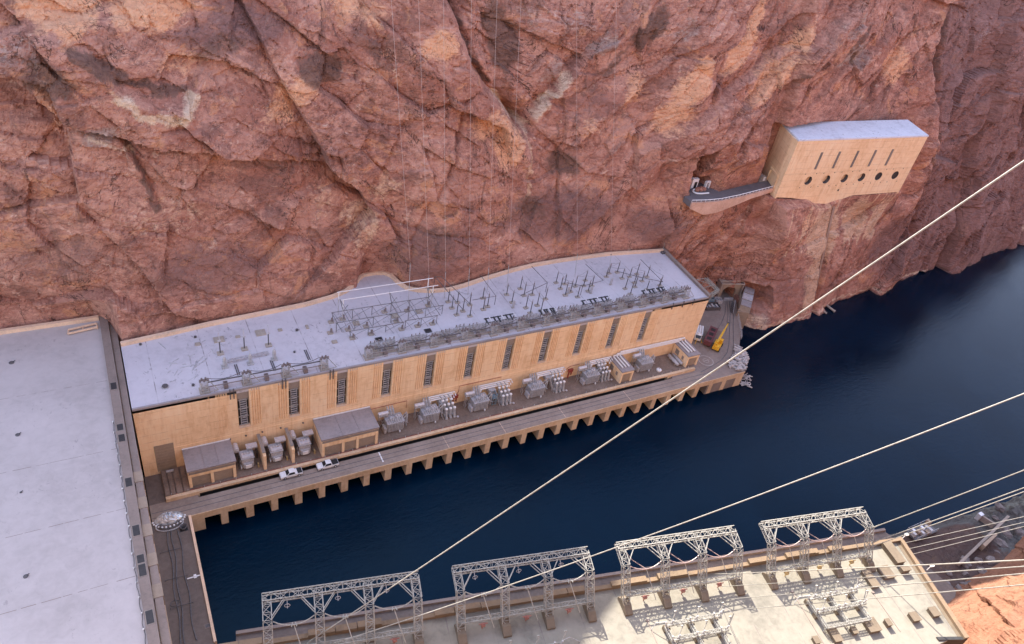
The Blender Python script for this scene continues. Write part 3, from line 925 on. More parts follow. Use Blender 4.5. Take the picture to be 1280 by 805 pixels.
for i in range(11):
    xc = i*12.8
    w = MB().box(xc-1.3, xc+1.3, 0.72, 0.98, 16.9, 26.4)
    wo_ = P(w, 'window', M_black, ph)
    s = MB()
    for k in range(12):
        z = 17.1+k*0.8
        s.box(xc-0.75, xc+0.75, 0.42, 0.70, z, z+0.2)
    for k in range(4):
        s.box(xc-1.28, xc+1.28, 0.55, 0.71, 17.0+k*2.9, 17.2+k*2.9)
    for xx in (-0.86, 0.72):
        s.box(xc+xx, xc+xx+0.14, 0.40, 0.70, 16.9, 26.4)
    P(s, 'louvre', M_steel, wo_)
    P(MB().box(xc-1.4, xc+1.4, 0.35, 0.99, 26.42, 29.85), 'blank_panel', M_recess, ph)
    P(MB().box(xc-1.42, xc+1.42, -0.2, 0.6, 16.55, 16.86), 'sill', M_parapet, ph)
b = MB().prism([(-25.0, 0.0), (153.6, 0.0), (155.3, 29.0)]+BACK[::-1][1:], 29.0, ROOF)
P(b, 'roof', M_roofwhite, ph)
def offset_poly(pts, d):
    out = []
    for i, p in enumerate(pts):
        a, c = pts[max(0, i-1)], pts[min(len(pts)-1, i+1)]
        t = Vector((c[0]-a[0], c[1]-a[1])).normalized()
        out.append((p[0]-t.y*d, p[1]+t.x*d))
    return out
b = MB()
o1, o2 = BACK, offset_poly(BACK, -1.0)
for i in range(len(BACK)-1):
    b.prism([o1[i], o1[i+1], o2[i+1], o2[i]], ROOF-0.6, ROOF+1.0)
P(b, 'back_parapet', M_parapet, ph)
b = MB().prism([(153.0, 0.0), (154.0, 0.0), (155.9, 29.6), (154.6, 29.6)], ROOF-0.5, ROOF+0.95)
P(b, 'end_parapet', M_brown, ph)
b = MB().box(-25.0, 153.0, -0.18, 0.35, 29.9, ROOF+0.32)
P(b, 'eaves_kerb', M_shedroof, ph)
b = MB().box(-21.9, -17.4, -0.05, 0.0, 7.4, 16.7)
for k in range(9):
    b.box(-21.8, -17.5, -0.09, -0.05, 7.6+k, 7.72+k)
P(b, 'loading_door', M_shutter, ph)
for xc in (-2.6, 10.2, 22.6):
    b = MB().box(xc-0.55, xc-0.3, -0.3, -0.13, 27.6, 31.0).box(xc+0.3, xc+0.55, -0.3, -0.13, 27.6, 31.0)
    P(b, 'roof_drain', M_steeldk, ph)
for xc in (137.5, 142, 146.5):
    P(MB().box(xc-0.12, xc+0.12, -0.25, -0.004, 28.4, 31.0), 'roof_drain', M_steeldk, ph)
for xc in (-4, 0, 4.2, 9, 15, 20):
    P(MB().lathe([(0.22, 0), (0.22, -0.3)], (xc, -0.1, 13.6), 8, 'y'), 'wall_light', M_steeldk, ph)

# ------------------------------------------------------------------ quay, decks and platform
q = thing('quay_wall', 'tan concrete quay wall with dark draft openings above the river', 'quay', (64, -15.8, 0))
b = MB().box(-16.7, 166.9, -15.8, -14.2, 4.35, 6.5)
b.box(-16.7, 166.9, -15.95, -15.8, 5.95, 6.62)
P(b, 'fascia', M_quay, q)
for k in range(-1, 29):
    xc = -8.94+6.194*k
    w = 0.95 if k % 2 else 0.85
    if k == -1:
        b = MB().box(-16.7, -13.6, -15.79, -9.0, -3, 4.35)
    elif k == 28:
        b = MB().box(xc-0.9, 166.9, -15.79, -9.0, -3, 4.35)
    else:
        b = MB().box(xc-w, xc+w, -15.79, -9.0, -3, 4.35)
    P(b, 'pier', M_quay, q)
P(MB().box(-16.7, 167, -9.0, -8.0, -3, 4.6), 'back_wall', M_wetshade, q)
P(MB().box(-16.7, 167, -14.2, -8.0, 4.3, 4.6), 'soffit', M_wetshade, q)

structure('road', MB().box(-25.2, 150.5, -15.7, -10.75, 4.61, 6.56), M_road)
structure('pavement', MB().prism([(150.5, -15.7), (167, -15.7), (171.2, -9.5), (175.6, -2.8), (181, 2.5), (184.5, 7.5), (188.8, 13.5), (195.8, 22.5), (196, 48), (185, 48), (185, 28), (156.5, 31), (153.4, 1.0), (148.6, 1), (148.6, -9.9), (138.0, -9.9), (138, -10.75), (150.5, -10.75)], -3, 6.56), M_platform)
structure('trench', MB().box(-14.0, 138.0, -10.75, -9.05, 4.4, 4.9).box(-14.0, 138.0, -9.05, -9.003, 4.9, 6.95), M_wetshade)  # back face near-black, painting in the shade of the slot
structure('pavement', MB().box(-25.2, -14.0, -10.75, -9.6, 4.4, 6.56), M_road)
structure('transformer_deck', MB().box(-21.3, 148.6, -9.0, 0.0, 4.7, 7.4), M_deck)
structure('pavement', MB().box(-25.2, -21.3, -9.6, 0.0, 4.7, 6.56), M_darkdeck)
for y in (-12.35, -13.9):
    structure('crane_rail', MB().box(-25, 150, y, y+0.16, 6.5, 6.575), M_steeldk)
structure('road_marking', MB().box(33.0, 33.35, -14.6, -10.8, 6.5, 6.568), M_white)
for x in (52.5, 71, 92, 117):
    structure('road_joint', MB().box(x, x+0.12, -15.6, -10.8, 6.5, 6.565), M_parapet)
pw = thing('parapet_wall', 'low stained concrete wall between the transformers and the quay road', 'wall', (64, -9.5, 6))
b = MB()
xa = -21.3
while xa < 148.2:
    xb = min(xa+3.2+random.random()*1.4, 148.3)
    b.box(xa, xb-0.03, -9.92, -9.0, 6.95 if -14 < xa < 134 else 4.9, 7.72+random.uniform(-0.03, 0.05))
    xa = xb
P(b, 'wall_block', M_quay, pw)
b = MB()
for k in range(44):
    xk = -20+k*3.85
    b.box(xk, xk+0.12, -9.1, -8.98, 7.4, 8.5)
P(b, 'railing_post', M_steel, pw)

def shed(x0, x1, y0, ztop, label, doors):
    t = thing('switch_shed', label, 'shed', ((x0+x1)/2, y0/2, 7.4))
    b = MB().box(x0, x1, y0+0.5, -0.15, 7.4, ztop-0.55)
    b.box(x0, x1, y0+0.15, y0+0.5, ztop-2.0, ztop-0.55)
    n = len(doors)
    ws = (x1-x0)
    b.box(x0, x0+0.7, y0, y0+0.5, 7.4, ztop-2.0).box(x1-0.7, x1, y0, y0+0.5, 7.4, ztop-2.0)
    for a, c in doors[:-1]:
        b.box(c, c+0.7, y0, y0+0.5, 7.4, ztop-2.0)
    b.box(x0, x1, y0+0.2, y0+0.48, 10.9, ztop-2.0)
    P(b, 'wall', M_wall, t)
    P(MB().box(x0+0.1, x1-0.1, y0+0.05, y0+0.14, ztop-1.6, ztop-0.9), 'vent_band', M_recess, t)
    b = MB().box(x0-0.2, x1+0.2, y0-0.1, -0.1, ztop-0.55, ztop)
    for k in (0.36, 0.66):
        b.box(x0+ws*k, x0+ws*k+0.12, y0-0.05, -0.15, ztop, ztop+0.1)
    P(b, 'roof', M_shedroof, t)
    P(MB().box(x0-0.2, x1+0.2, -0.4, -0.13, ztop+0.003, ztop+0.22), 'flashing', M_white, t)
    for a, c in doors:
        b = MB().box(a, c, y0+0.42, y0+0.48, 7.4, 10.9)
        for k in range(7):
            b.box(a, c, y0+0.38, y0+0.42, 7.5+k*0.48, 7.6+k*0.48)
        P(b, 'shutter', M_shutter, t)
    return t
shed(-15.5, -4.2, -7.9, 13.6, 'tan flat-roofed shed with two shutters beside the tall brown door', [(-14.8, -10.3), (-9.6, -4.9)])
shed(17.9, 33.6, -8.4, 14.1, 'larger tan shed with three shutters beside the white pickups', [(18.6, 23.4), (24.1, 27.4), (28.1, 32.9)])
for x, lb in ((3.1, 'concrete fire wall between the first two small silver transformers'), (10.4, 'concrete fire wall left of the silver transformer nearest the larger shed')):
    t = thing('fire_wall', lb, 'wall', (x, -4, 7.4))
    P(MB().extrude([(-7.9, 7.4), (-7.9, 12.6), (-5.5, 12.9), (-0.1, 12.9), (-0.1, 7.4)], x-0.35, x+0.35, 'x'), 'wall_slab', M_wall, t)
    P(MB().box(x-0.42, x+0.42, -7.0, -0.1, 12.91, 13.05), 'coping', M_recess, t)
# plinth with rail slots in front of the brown door
t = thing('rail_ramp', 'brown concrete transfer ramp with slots before the tall brown door', 'ramp', (-19, -5, 6.56))
b = MB()
for x0, x1 in ((-21.2, -20.2), (-19.9, -18.9), (-18.6, -17.2), (-16.9, -15.6)):
    b.box(x0, x1, -8.9, -0.3, 7.403, 7.75)
P(b, 'ramp_slab', M_deck, t)
P(MB().box(-20.1, -18.3, -1.5, -0.9, 7.76, 8.15), 'buffer', M_silver, t)

# cabinets with pipe runs on top
for x0, x1, lb in ((117.0, 121.8, 'tan narrow bus house left of the farthest transformer'), (145.0, 150.1, 'tan narrow bus house at the far corner of the powerhouse')):
    t = thing('bus_house', lb, 'bus house', ((x0+x1)/2, -4, 7.4))
    b = MB().box(x0, x1, -7.6, -0.15, 7.4, 12.1)
    b.box(x0, x0+0.6, -8.1, -7.6, 7.4, 11.2).box(x1-0.6, x1, -8.1, -7.6, 7.4, 11.2).box(x0, x1, -8.1, -7.6, 11.2, 12.1)
    P(b, 'wall', M_wall, t)
    P(MB().box(x0+0.6, x1-0.6, -7.68, -7.6, 7.5, 11.2), 'door', M_shutter, t)
    P(MB().box(x0-0.15, x1+0.15, -8.2, -0.12, 12.1, 12.45), 'roof', M_shedroof, t)
    P(MB().box(x0-0.06, x0, -3.4, -1.6, 9.0, 11.0).box(x0-0.06, x0, -6.1, -5.2, 9.2, 10.6), 'wall_plate', M_recess, t)
t = thing('bus_pipe_run', 'long triple white pipe run along the wall over both bus houses', 'pipes', (134, -1, 13))
for k in range(3):
    z = 13.0+k*0.55
    y = -0.55-k*0.0
    xe0, xe1 = 118.0+k*1.25, 146.1+k*1.25
    pts = [(xe0, -6.6, 12.85), (xe0, -1.0-k*0.0, 12.85), (xe0+0.2, -0.6, z), (xe1-0.3, -0.6, z), (xe1, -1.0, 12.85), (xe1, -6.6, 12.85)]
    P(MB().path(pts, 0.27, 6), 'pipe', M_white, t)

# ------------------------------------------------------------------ transformers
def big_transformer(x, y, label, grp):
    t = thing('transformer', label, 'transformer', (x, y, 7.4), 0, grp)
    b = MB().box(-2.3, 2.3, -1.7, 1.5, 0.35, 3.6)
    for k in range(10):
        b.box(-2.15+k*0.46, -1.95+k*0.46, -2.05, -1.7, 0.6, 3.3)
    for k in range(6):
        b.box(2.3, 2.6, -1.4+k*0.5, -1.25+k*0.5, 0.6, 3.3)
        b.box(-2.6, -2.3, -1.4+k*0.5, -1.25+k*0.5, 0.6, 3.3)
    b.box(-2.6, 2.6, -1.95, 1.8, 3.6, 3.8)
    b.box(-2.0, 2.0, -1.2, 1.2, 0.0, 0.35)
    b.build('tank', M_trafo, t)
    b = MB()
    for k in range(7):
        a = -1.9+k*0.62
        MB().bar((a, -1.7, 3.8), (a+0.15*(k-3)*0.3, -0.6+0.3*(k % 2), 4.7), 0.15, 6).build('valve_pipe', M_steel, t)
        MB().lathe([(0.2, 0), (0.28, 0.15), (0.16, 0.4)], (a, -0.6+0.6*(k % 3), 3.8), 7).build('dome', M_steel, t)
    MB().box(-1.2, 0.2, -0.9, 0.6, 3.8, 4.25).build('tap_changer', M_trafo, t)
    MB().box(0.6, 1.9, -0.2, 0.9, 3.8, 4.1).build('cover_plate', M_silver, t)
    for k in range(5):
        MB().bar((-2.2+k, 1.0, 3.8), (-2.0+k*1.05, 1.1, 4.5), 0.1, 5).build('valve_pipe', M_steel, t)
    c = MB().lathe([(0.05, -1.45), (0.6, -1.4), (0.62, 0), (0.6, 1.4), (0.05, 1.45)], (-3.0, 1.2, 5.4), 12, 'x')
    cv = c.build('conservator', M_silver, t)
    s = MB()
    for xx in (-4.1, -2.0):
        for yy in (0.8, 1.6):
            s.bar((xx, yy, 0), (xx, yy, 4.9), 0.09)
    s.bar((-4.1, 0.8, 0.4), (-2.0, 0.8, 4.2), 0.07).bar((-2.0, 0.8, 0.4), (-4.1, 0.8, 4.2), 0.07)
    s.box(-4.4, -1.6, 0.6, 1.8, 4.7, 4.85)
    s.build('conservator_stand', M_steel, t)
    for k in range(3):
        bx = -1.1+k*0.75
        f = MB().bar((bx, 1.0, 3.8), (bx-0.35, 2.4, 6.6), 0.24, 8, 0.2)
        for j in range(7):
            u = 0.1+j*0.1
            p0 = Vector((bx, 1.0, 3.8)).lerp(Vector((bx-0.35, 2.4, 6.6)), u)
            f.lathe([(0.2, 0), (0.36, 0.05), (0.2, 0.1)], p0, 8)
        f.build('bushing', M_steel, t)
    r = MB()
    for k in range(2):
        r.bar((2.5, -0.6+k*0.9, 3.3), (4.0, -0.2+k*0.8, 4.5), 0.14, 6).bar((4.0, -0.2+k*0.8, 4.5), (3.6, -0.8+k*0.7, 0.5), 0.16, 6).bar((2.5, 0.2+k*0.5, 2.4), (4.0, -1.2+k*0.7, 2.0), 0.1, 6)
    r.build('oil_pipe', M_steel, t)
    MB().box(-3.3, -2.65, -1.7, 0.5, 0.2, 1.9).build('control_box', M_trafo, t)
    MB().lathe([(0.22, 0), (0.22, 0.5), (0.1, 0.62)], (1.1, -2.35, 0.3), 8).build('breather', M_white, t)
    return t
GT = 'big grey transformers along the powerhouse wall'
T0 = big_transformer(39.9, -3.9, 'big grey transformer standing next to the larger shed, no column bank beside it', GT)
for x, lb in ((51.0, 'big grey transformer second from the larger shed, under a triple white pipe run'),
              (67.2, 'big grey transformer with blue scaffold frame on its right'),
              (86.9, 'big grey transformer between the blue scaffold and the red valve set on the wall'),
              (107.6, 'big grey transformer just left of the first tan bus house'),
              (129.6, 'big grey transformer standing between the two tan bus houses')):
    dup(T0, (x, -3.7, 7.4), label=lb, group=GT)

def column_bank(x, label, grp):
    t = thing('cable_termination', label, 'column bank', (x, -4.2, 7.4), 0, grp)
    for k in range(3):
        a = -1.45+k*1.3
        c = MB()
        for j in range(3):
            y0 = 1.9-j*1.5
            c.bar((a, y0, 0.3), (a-0.15, y0+0.35, 4.1-j*0.35), 0.36, 8, 0.34)
        c.box(a-0.35, a+0.35, -1.6, 2.6, 0.0, 0.5)
        pc = c.build('column', M_steel, t)
        for j in range(3):
            y0 = 1.9-j*1.5
            MB().lathe([(0.3, 0), (0.46, 0.12), (0.42, 0.4), (0.12, 0.62)], (a-0.15, y0+0.35, 4.1-j*0.35), 9).build('cap', M_white, pc)
        MB().path([(a-0.15, 2.2, 4.5), (a-0.6, 3.0, 5.2), (a-0.9, 3.4, 5.4)], 0.2, 6).build('elbow', M_steel, t)
    MB().lathe([(0.35, 0), (0.35, 0.2)], (1.9, -1.9, 0.5), 10).build('end_disc', M_silver, t)
    b = MB()
    for k in range(3):
        b.bar((-2.4, -1.2+k*1.2, 0), (-3.4+0.2*k, 0.2+k*0.9, 3.9), 0.09)
    b.bar((-3.4, 0.2, 3.9), (-3.0, 2.0, 3.9), 0.09)
    b.build('brace', M_steel, t)
    return t
GC = 'column banks beside the transformers'
B0 = column_bank(57.4, 'bank of grey capped columns nearest the larger shed', GC)
for x, lb in ((76.3, 'bank of grey capped columns right of the blue scaffold'), (95.6, 'bank of grey capped columns just left of the red valve set'), (113.2, 'bank of grey capped columns against the first tan bus house')):
    dup(B0, (x, -4.2, 7.4), label=lb, group=GC)
for x0, x1, lb in ((51.5, 60.0, 'triple white pipe run on the wall nearest the larger shed'), (68.0, 79.2, 'triple white pipe run on the wall above the blue scaffold'),
                   (88.2, 98.6, 'triple white pipe run on the wall just left of the red valve set'), (108.4, 117.0, 'short triple white pipe run on the wall left of the first bus house')):
    t = thing('bus_pipe_run', lb, 'pipes', ((x0+x1)/2, -0.6, 12.5))
    for k in range(3):
        P(MB().path([(x0+0.4-k*0.2, -2.0, 12.0-k*0.4), (x0, -0.7-k*0.3, 13.0-k*0.45), (x1-k*0.6, -0.7-k*0.3, 13.0-k*0.45), (x1-k*0.6, -1.8-k*0.3, 12.4-k*0.4)], 0.22, 6), 'pipe', M_white, t)
    P(MB().box(x0+3.2, x0+5.4, -2.4, -0.2, 10.4, 11.6), 'junction_box', M_steel, t)
    P(MB().bar((x0+3.3, -2.3, 7.4), (x0+3.3, -2.3, 10.4), 0.1).bar((x0+5.3, -2.3, 7.4), (x0+5.3, -2.3, 10.4), 0.1), 'stand', M_steel, t)

def small_transformer(x, label, grp):
    t = thing('transformer', label, 'transformer', (x, -4.4, 7.4), 0, grp)
    b = MB().box(-1.5, 1.5, -1.4, 1.6, 0.4, 3.4)
    b.box(-1.2, 1.2, -1.9, -1.4, 0.5, 2.0)
    b.box(-1.7, 1.7, -1.5, 1.7, 3.4, 3.55)
    b.build('tank', M_trafo, t)
    b = MB().box(-1.4, 1.4, -1.3, 0.4, 3.56, 4.0)
    for k in range(3):
        b.lathe([(0.24, 0), (0.3, 0.3), (0.12, 0.7)], (-0.6+k*0.7, -0.2, 4.0), 8)
    b.build('top_cover', M_silver, t)
    MB().box(0.2, 3.0, 0.9, 2.6, 4.3, 4.75).build('bus_cover', M_silver, t)
    MB().lathe([(0.1, -1.25), (0.72, -1.15), (0.75, 0), (0.72, 1.15), (0.1, 1.25)], (-2.3, 2.4, 4.4), 12, 'y').build('conservator', M_silver, t)
    s = MB()
    for xx in (-2.6, -2.0):
        for yy in (1.5, 3.2):
            MB().bar((xx, yy, 0), (xx, yy, 3.8), 0.1).build('stanchion', M_steeldk, t)
    for k in range(3):
        MB().bar((-1.7, -1.2+k, 3.0), (-2.4, -1.6+k, 0.4), 0.12, 6).build('radiator_pipe', M_steeldk, t)
        MB().bar((1.7, -1.2+k, 3.0), (2.2, -1.6+k, 0.4), 0.12, 6).build('radiator_pipe', M_steeldk, t)
    MB().bar((2.6, 1.2, 0), (2.6, 1.2, 4.3), 0.12).build('stanchion', M_steeldk, t)
    MB().bar((2.9, 1.2, 0), (2.9, 1.2, 4.3), 0.12).build('stanchion', M_steeldk, t)
    for k in range(4):
        MB().lathe([(0.32, 0), (0.32, 0.2)], (-1.9, -1.7+k*0.5, 0.8+k*0.35), 8, 'x').build('fan', M_silver, t)
    MB().box(-0.75, 0.75, -2.15, -1.92, 0.6, 1.7).build('nameplate_box', M_white, t)
    MB().box(2.3, 2.6, -2.2, -1.6, 0, 1.3).build('bollard', M_yelfit, t)
    return t
GS = 'small silver transformers between the sheds'
S0 = small_transformer(-0.8, 'small silver transformer next to the shed with two shutters', GS)
dup(S0, (6.6, -4.4, 7.4), label='small silver transformer in the middle bay between two fire walls', group=GS)
dup(S0, (14.0, -4.4, 7.4), label='small silver transformer next to the larger shed with three shutters', group=GS)

# red fire pipes, valve sets, scaffold, tanks
def fire_pipe(pts, lb):
    t = thing('fire_pipe', lb, 'pipe', pts[0])
    P(MB().path(pts, 0.085, 5), 'pipe', M_red, t)
    return t
fire_pipe([(34.0, -0.25, 13.0), (45.0, -0.25, 13.2), (45.0, -0.25, 10.5)], 'thin red fire pipe on the wall nearest the larger shed')
fire_pipe([(59.4, -0.25, 8.4), (61.6, -0.25, 12.2), (61.6, -0.25, 14.4), (75.8, -0.25, 14.4)], 'thin red fire pipe on the wall above the blue scaffold')
fire_pipe([(99.0, -0.25, 10.6), (101.5, -0.25, 12.3), (105.0, -0.25, 12.3)], 'short red fire pipe beside the red valve set')
fire_pipe([(-21.0, -8.75, 7.6), (62.0, -8.75, 7.6), (80.0, -8.75, 7.6)], 'long red pipe lying along the foot of the parapet wall')
for x, lb in ((101.8, 'red valve set on the tan wall between two transformers'), (60.6, 'red valve set on the tan wall left of the blue scaffold')):
    t = thing('valve_set', lb, 'valve', (x, -0.5, 9))
    b = MB().box(x-0.9, x+0.9, -0.7, -0.2, 10.0, 11.2).box(x-0.6, x-0.35, -0.7, -0.3, 7.4, 10.0).box(x+0.35, x+0.6, -0.7, -0.3, 8.6, 10.0)
    P(b, 'pipework', M_red, t)
    P(MB().lathe([(0.35, 0), (0.35, -0.15)], (x-0.3, -0.72, 10.6), 8, 'y').lathe([(0.35, 0), (0.35, -0.15)], (x+0.5, -0.72, 10.6), 8, 'y'), 'wheel', M_red, t)
t = thing('scaffold', 'blue-grey scaffold frame between a transformer and a column bank', 'scaffold', (72.2, -3.5, 7.4))
b = MB()
for xx in (-0.7, 0.7):
    for yy in (-1.0, 1.0):
        b.bar((xx, yy, 0), (xx, yy, 4.2), 0.09)
for z in (0.4, 1.6, 2.8, 4.0):
    b.bar((-0.7, -1, z), (0.7, -1, z+0.0), 0.08).bar((-0.7, 1, z), (0.7, 1, z), 0.08).bar((-0.7, -1, z), (-0.7, 1, z), 0.08).bar((0.7, -1, z), (0.7, 1, z), 0.08)
    b.bar((-0.7, -1, z-0.3), (0.7, -1, z+0.6), 0.07)
b.build('frame', M_blue, t)
b = MB().box(-0.8, 0.8, -1.1, 1.1, 2.75, 2.85)
b.build('platform', M_blue, t)
for x, lb in ((142.5, 'grey horizontal tank lying left of its twin near the far bus house'), (144.3, 'grey horizontal tank lying against the far bus house')):
    t = thing('storage_tank', lb, 'tank', (x, -4.3, 7.4))
    MB().lathe([(0.1, -2.8), (0.6, -2.7), (0.66, 0), (0.6, 2.7), (0.1, 2.8)], (0, 0, 0.95), 12, 'y').build('drum', M_trafo, t, True)
    MB().box(-0.5, 0.5, -1.9, -1.5, 0, 0.5).box(-0.5, 0.5, 1.5, 1.9, 0, 0.5).build('saddle', M_pad, t)
t = thing('round_lid', 'white round tank lid on the deck between the two bus houses', 'lid', (134.6, -6.7, 7.4))
MB().lathe([(0.85, 0), (0.95, 0.5), (0.8, 0.7), (0.2, 0.85)], (0, 0, 0), 12).build('lid', M_white, t)
MB().lathe([(0.16, 0), (0.16, 0.15)], (0, 0, 0.85), 8).build('knob', M_steel, t)

# ------------------------------------------------------------------ pickups
def pickup(loc, rz, label, cover_gap):
    t = thing('pickup_truck', label, 'pickup', loc, rz, 'white pickups on the quay road')
    # x forward
    body = [(2.85, 0.45), (2.9, 0.8), (2.75, 1.05), (1.35, 1.15), (-2.85, 1.15), (-2.9, 0.5)]
    b = MB().extrude(body, -0.98, 0.98)
    bo = b.build('body', M_white, t)
    c = MB()
    lo, hi = [(1.35, 1.16), (-0.95-0.0, 1.16)], [(0.55, 1.86), (-0.75, 1.86)]
    c.add([(1.35, -0.92, 1.16), (1.35, 0.92, 1.16), (-1.0, 0.92, 1.16), (-1.0, -0.92, 1.16), (0.55, -0.72, 1.88), (0.55, 0.72, 1.88), (-0.75, 0.72, 1.88), (-0.75, -0.72, 1.88)],
          [(0, 1, 2, 3), (4, 5, 6, 7), (0, 1, 5, 4), (1, 2, 6, 5), (2, 3, 7, 6), (3, 0, 4, 7)])
    c.build('cab', M_white, t)
    MB().add([(1.32, -0.80, 1.22), (1.32, 0.80, 1.22), (0.62, 0.66, 1.84), (0.62, -0.66, 1.84)], [(0, 1, 2, 3)]).add([(1.36, -0.80, 1.24), (1.36, 0.80, 1.24), (0.66, 0.66, 1.86), (0.66, -0.66, 1.86)], [(0, 1, 2, 3)]).build('windscreen', M_glass, t)
    for s in (-1, 1):
        MB().add([(1.05, s*0.935, 1.22), (-0.85, s*0.935, 1.22), (-0.68, s*0.76, 1.80), (0.55, s*0.76, 1.80)], [(0, 1, 2, 3)]).build('side_window', M_glass, t)
        MB().box(2.83, 2.92, s*0.7-0.18, s*0.7+0.18, 0.7, 0.92).build('headlight', M_silver, t)
    MB().box(-2.75, -1.1-cover_gap, -0.9, 0.9, 1.151, 1.22).build('bed_cover', M_black, t)
    for x in (1.8, -1.85):
        for s in (-1, 1):
            w = MB().lathe([(0.2, -0.13), (0.4, -0.11), (0.42, 0), (0.4, 0.11), (0.2, 0.13)], (x, s*0.93, 0.42), 14, 'y').build('wheel', M_rubber, t)
            MB().lathe([(0.22, -0.15), (0.22, 0.15)], (x, s*0.93, 0.42), 10, 'y').build('rim', M_silver, w)
    MB().box(2.86, 2.98, -0.95, 0.95, 0.4, 0.62).build('bumper', M_steeldk, t)
    MB().box(-3.0, -2.88, -0.95, 0.95, 0.45, 0.65).build('bumper', M_steeldk, t)
    return t
pickup((8.9, -11.15, 6.565), math.pi+0.01, 'white pickup truck parked on the quay road nearer the dam', 0.45)
pickup((18.6, -11.25, 6.565), math.pi+0.01, 'white pickup truck parked in front of the larger shed', 0.0)

# ================================================================== CENTRAL POWERHOUSE AT THE TOE OF THE DAM
cp = thing('dam_powerhouse', 'long pale flat roof of the powerhouse at the foot of the dam', 'powerhouse', (-60, -20, 0))
P(MB().box(-150, -25.45, -150, 36.9, 2.0, 29.2), 'wall', M_parapet, cp)
P(MB().box(-150, -28.9, -150, 36.9, 29.2, 29.9), 'roof', M_roofpink, cp)
P(MB().box(-150, -29.0, 36.9, 37.9, 28.0, 31.0), 'back_parapet', M_parapet, cp)
P(MB().box(-28.9, -26.95, -150, 37.7, 29.2, 30.85), 'edge_parapet', M_brown, cp)
P(MB().box(-26.75, -25.3, -150, 34.9, 28.8, 30.2), 'outer_ledge', M_brown, cp)
for k in range(5):
    y = -21.0-k*7.4
    P(MB().box(-26.9, -25.15, y-1.5, y+1.5, 27.2, 30.33), 'pilaster_block', M_shutter, cp)
for ys, kx in ((12.4, 0.6), (-11.0, 0.8), (-28.5, 0.9), (-45.7, 1.2), (-64, 1.0)):
    b = MB()
    x = -29.3
    while x > -75:
        w = random.uniform(0.8, 3.5)
        b.box(x-w, x, ys-0.03*kx-0.01*math.sin(x), ys+0.03*kx+random.uniform(0, 0.06), 29.85, 29.912)
        x -= w+random.uniform(0.05, 1.6)
    o = P(b, 'roof_seam', M_brown, cp)
    o['kind'] = 'stuff'
for y, h in ((8.9, 1.2), (-5.5, 1.0), (-9.0, 1.1), (-22.5, 1.2), (-35.7, 1.3), (-42.8, 0.95), (-45.5, 1.35), (-56.1, 1.4)):
    f_ = P(MB().box(-28.75, -27.2, y-h-0.15, y+h+0.15, 30.85, 30.91), 'hatch_frame', M_recess, cp)
    P(MB().box(-28.6, -27.35, y-h, y+h, 30.91, 30.95), 'hatch_cover', M_hatch, f_)
t = thing('roof_pipe_frame', 'beige pipe frame lying on the pale roof near the cliff', 'pipe frame', (-32, 33.5, 29.9))
b = MB()
for a, c in (((-36.4, 32.6, 30.4), (-29.6, 33.6, 30.4)), ((-36.2, 34.2, 30.4), (-29.7, 35.2, 30.4))):
    b.bar(a, c, 0.3, 6)
b.bar((-36.4, 32.6, 30.4), (-36.2, 34.2, 30.4), 0.22, 6).bar((-33, 33.1, 30.4), (-32.8, 34.7, 30.4), 0.2, 6).bar((-29.6, 33.6, 30.4), (-29.7, 35.2, 30.4), 0.22, 6)
for x in (-36.3, -33, -29.7):
    b.bar((x, 33.5, 29.9), (x, 33.5, 30.4), 0.2, 6)
P(b, 'pipe', M_parapet, t)
t = thing('string_of_lamps', 'string of small white lamps along the roof edge by the hatches', 'lamps', (-29.2, -20, 29.9))
b = MB()
pts = [(-29.25+0.12*math.sin(i*1.7), -2.5-i*1.15, 30.25+0.1*math.sin(i*2.3)) for i in range(52)]
P(MB().path(pts, 0.06, 4), 'cable', M_steeldk, t)
for i in range(0, 52, 3):
    x, y, z = pts[i]
    P(MB().lathe([(0.08, 0), (0.2, 0.12), (0.2, 0.35), (0.06, 0.45)], (x, y, 29.9), 7), 'lamp', M_white, t)
for x, y, s in ((-48.9, 25.1, 0.6), (-48.0, -0.4, 0.5), (-47.7, -17.6, 0.25), (-47.3, -38.9, 0.45)):
    lb = {25.1: 'small dark roof drain nearest the cliff on the pale roof', -0.4: 'small dark roof drain second from the cliff on the pale roof', -17.6: 'tiny dark roof drain third from the cliff on the pale roof', -38.9: 'small dark roof drain nearest the viewer on the pale roof'}[y]
    t = thing('roof_drain', lb, 'drain', (x, y, 29.9))
    MB().lathe([(s, 0), (s, 0.12), (s*0.7, 0.2)], (0, 0, 0), 9).build('grate', M_steeldk, t)
    MB().bar((0, 0, 0.1), (s*1.4, s*0.5, 0.35), 0.1, 5).build('handle', M_steeldk, t)

# lower deck between the dam powerhouse and the water
structure('lower_deck', MB().prism([(-25.44, -15.75), (-16.6, -15.75), (-17.0, -50.4), (-25.44, -62)], -3, 6.54), M_darkdeck)
structure('kerb', MB().prism([(-17.2, -15.85), (-16.6, -15.85), (-17.0, -50.9), (-17.6, -50.9)], 5.2, 6.9), M_parapet)
for a, c, lb in (((-22.3, -18.3), (-23.7, -49), 'dark hose run nearest the dam wall on the lower deck'), ((-21.4, -18.3), (-23.0, -49), 'dark dotted hose run in the middle of the lower deck'), ((-20.0, -18.8), (-20.9, -49), 'dark hose run nearest the water on the lower deck')):
    t = thing('hose', lb, 'hose', (a[0], a[1], 6.54))
    n = 16
    pts = [(a[0]+(c[0]-a[0])*i/n+0.22*math.sin(i*0.9+a[0]), a[1]+(c[1]-a[1])*i/n, 6.68) for i in range(n+1)]
    P(MB().path(pts, 0.15, 5), 'tube', M_steeldk, t)
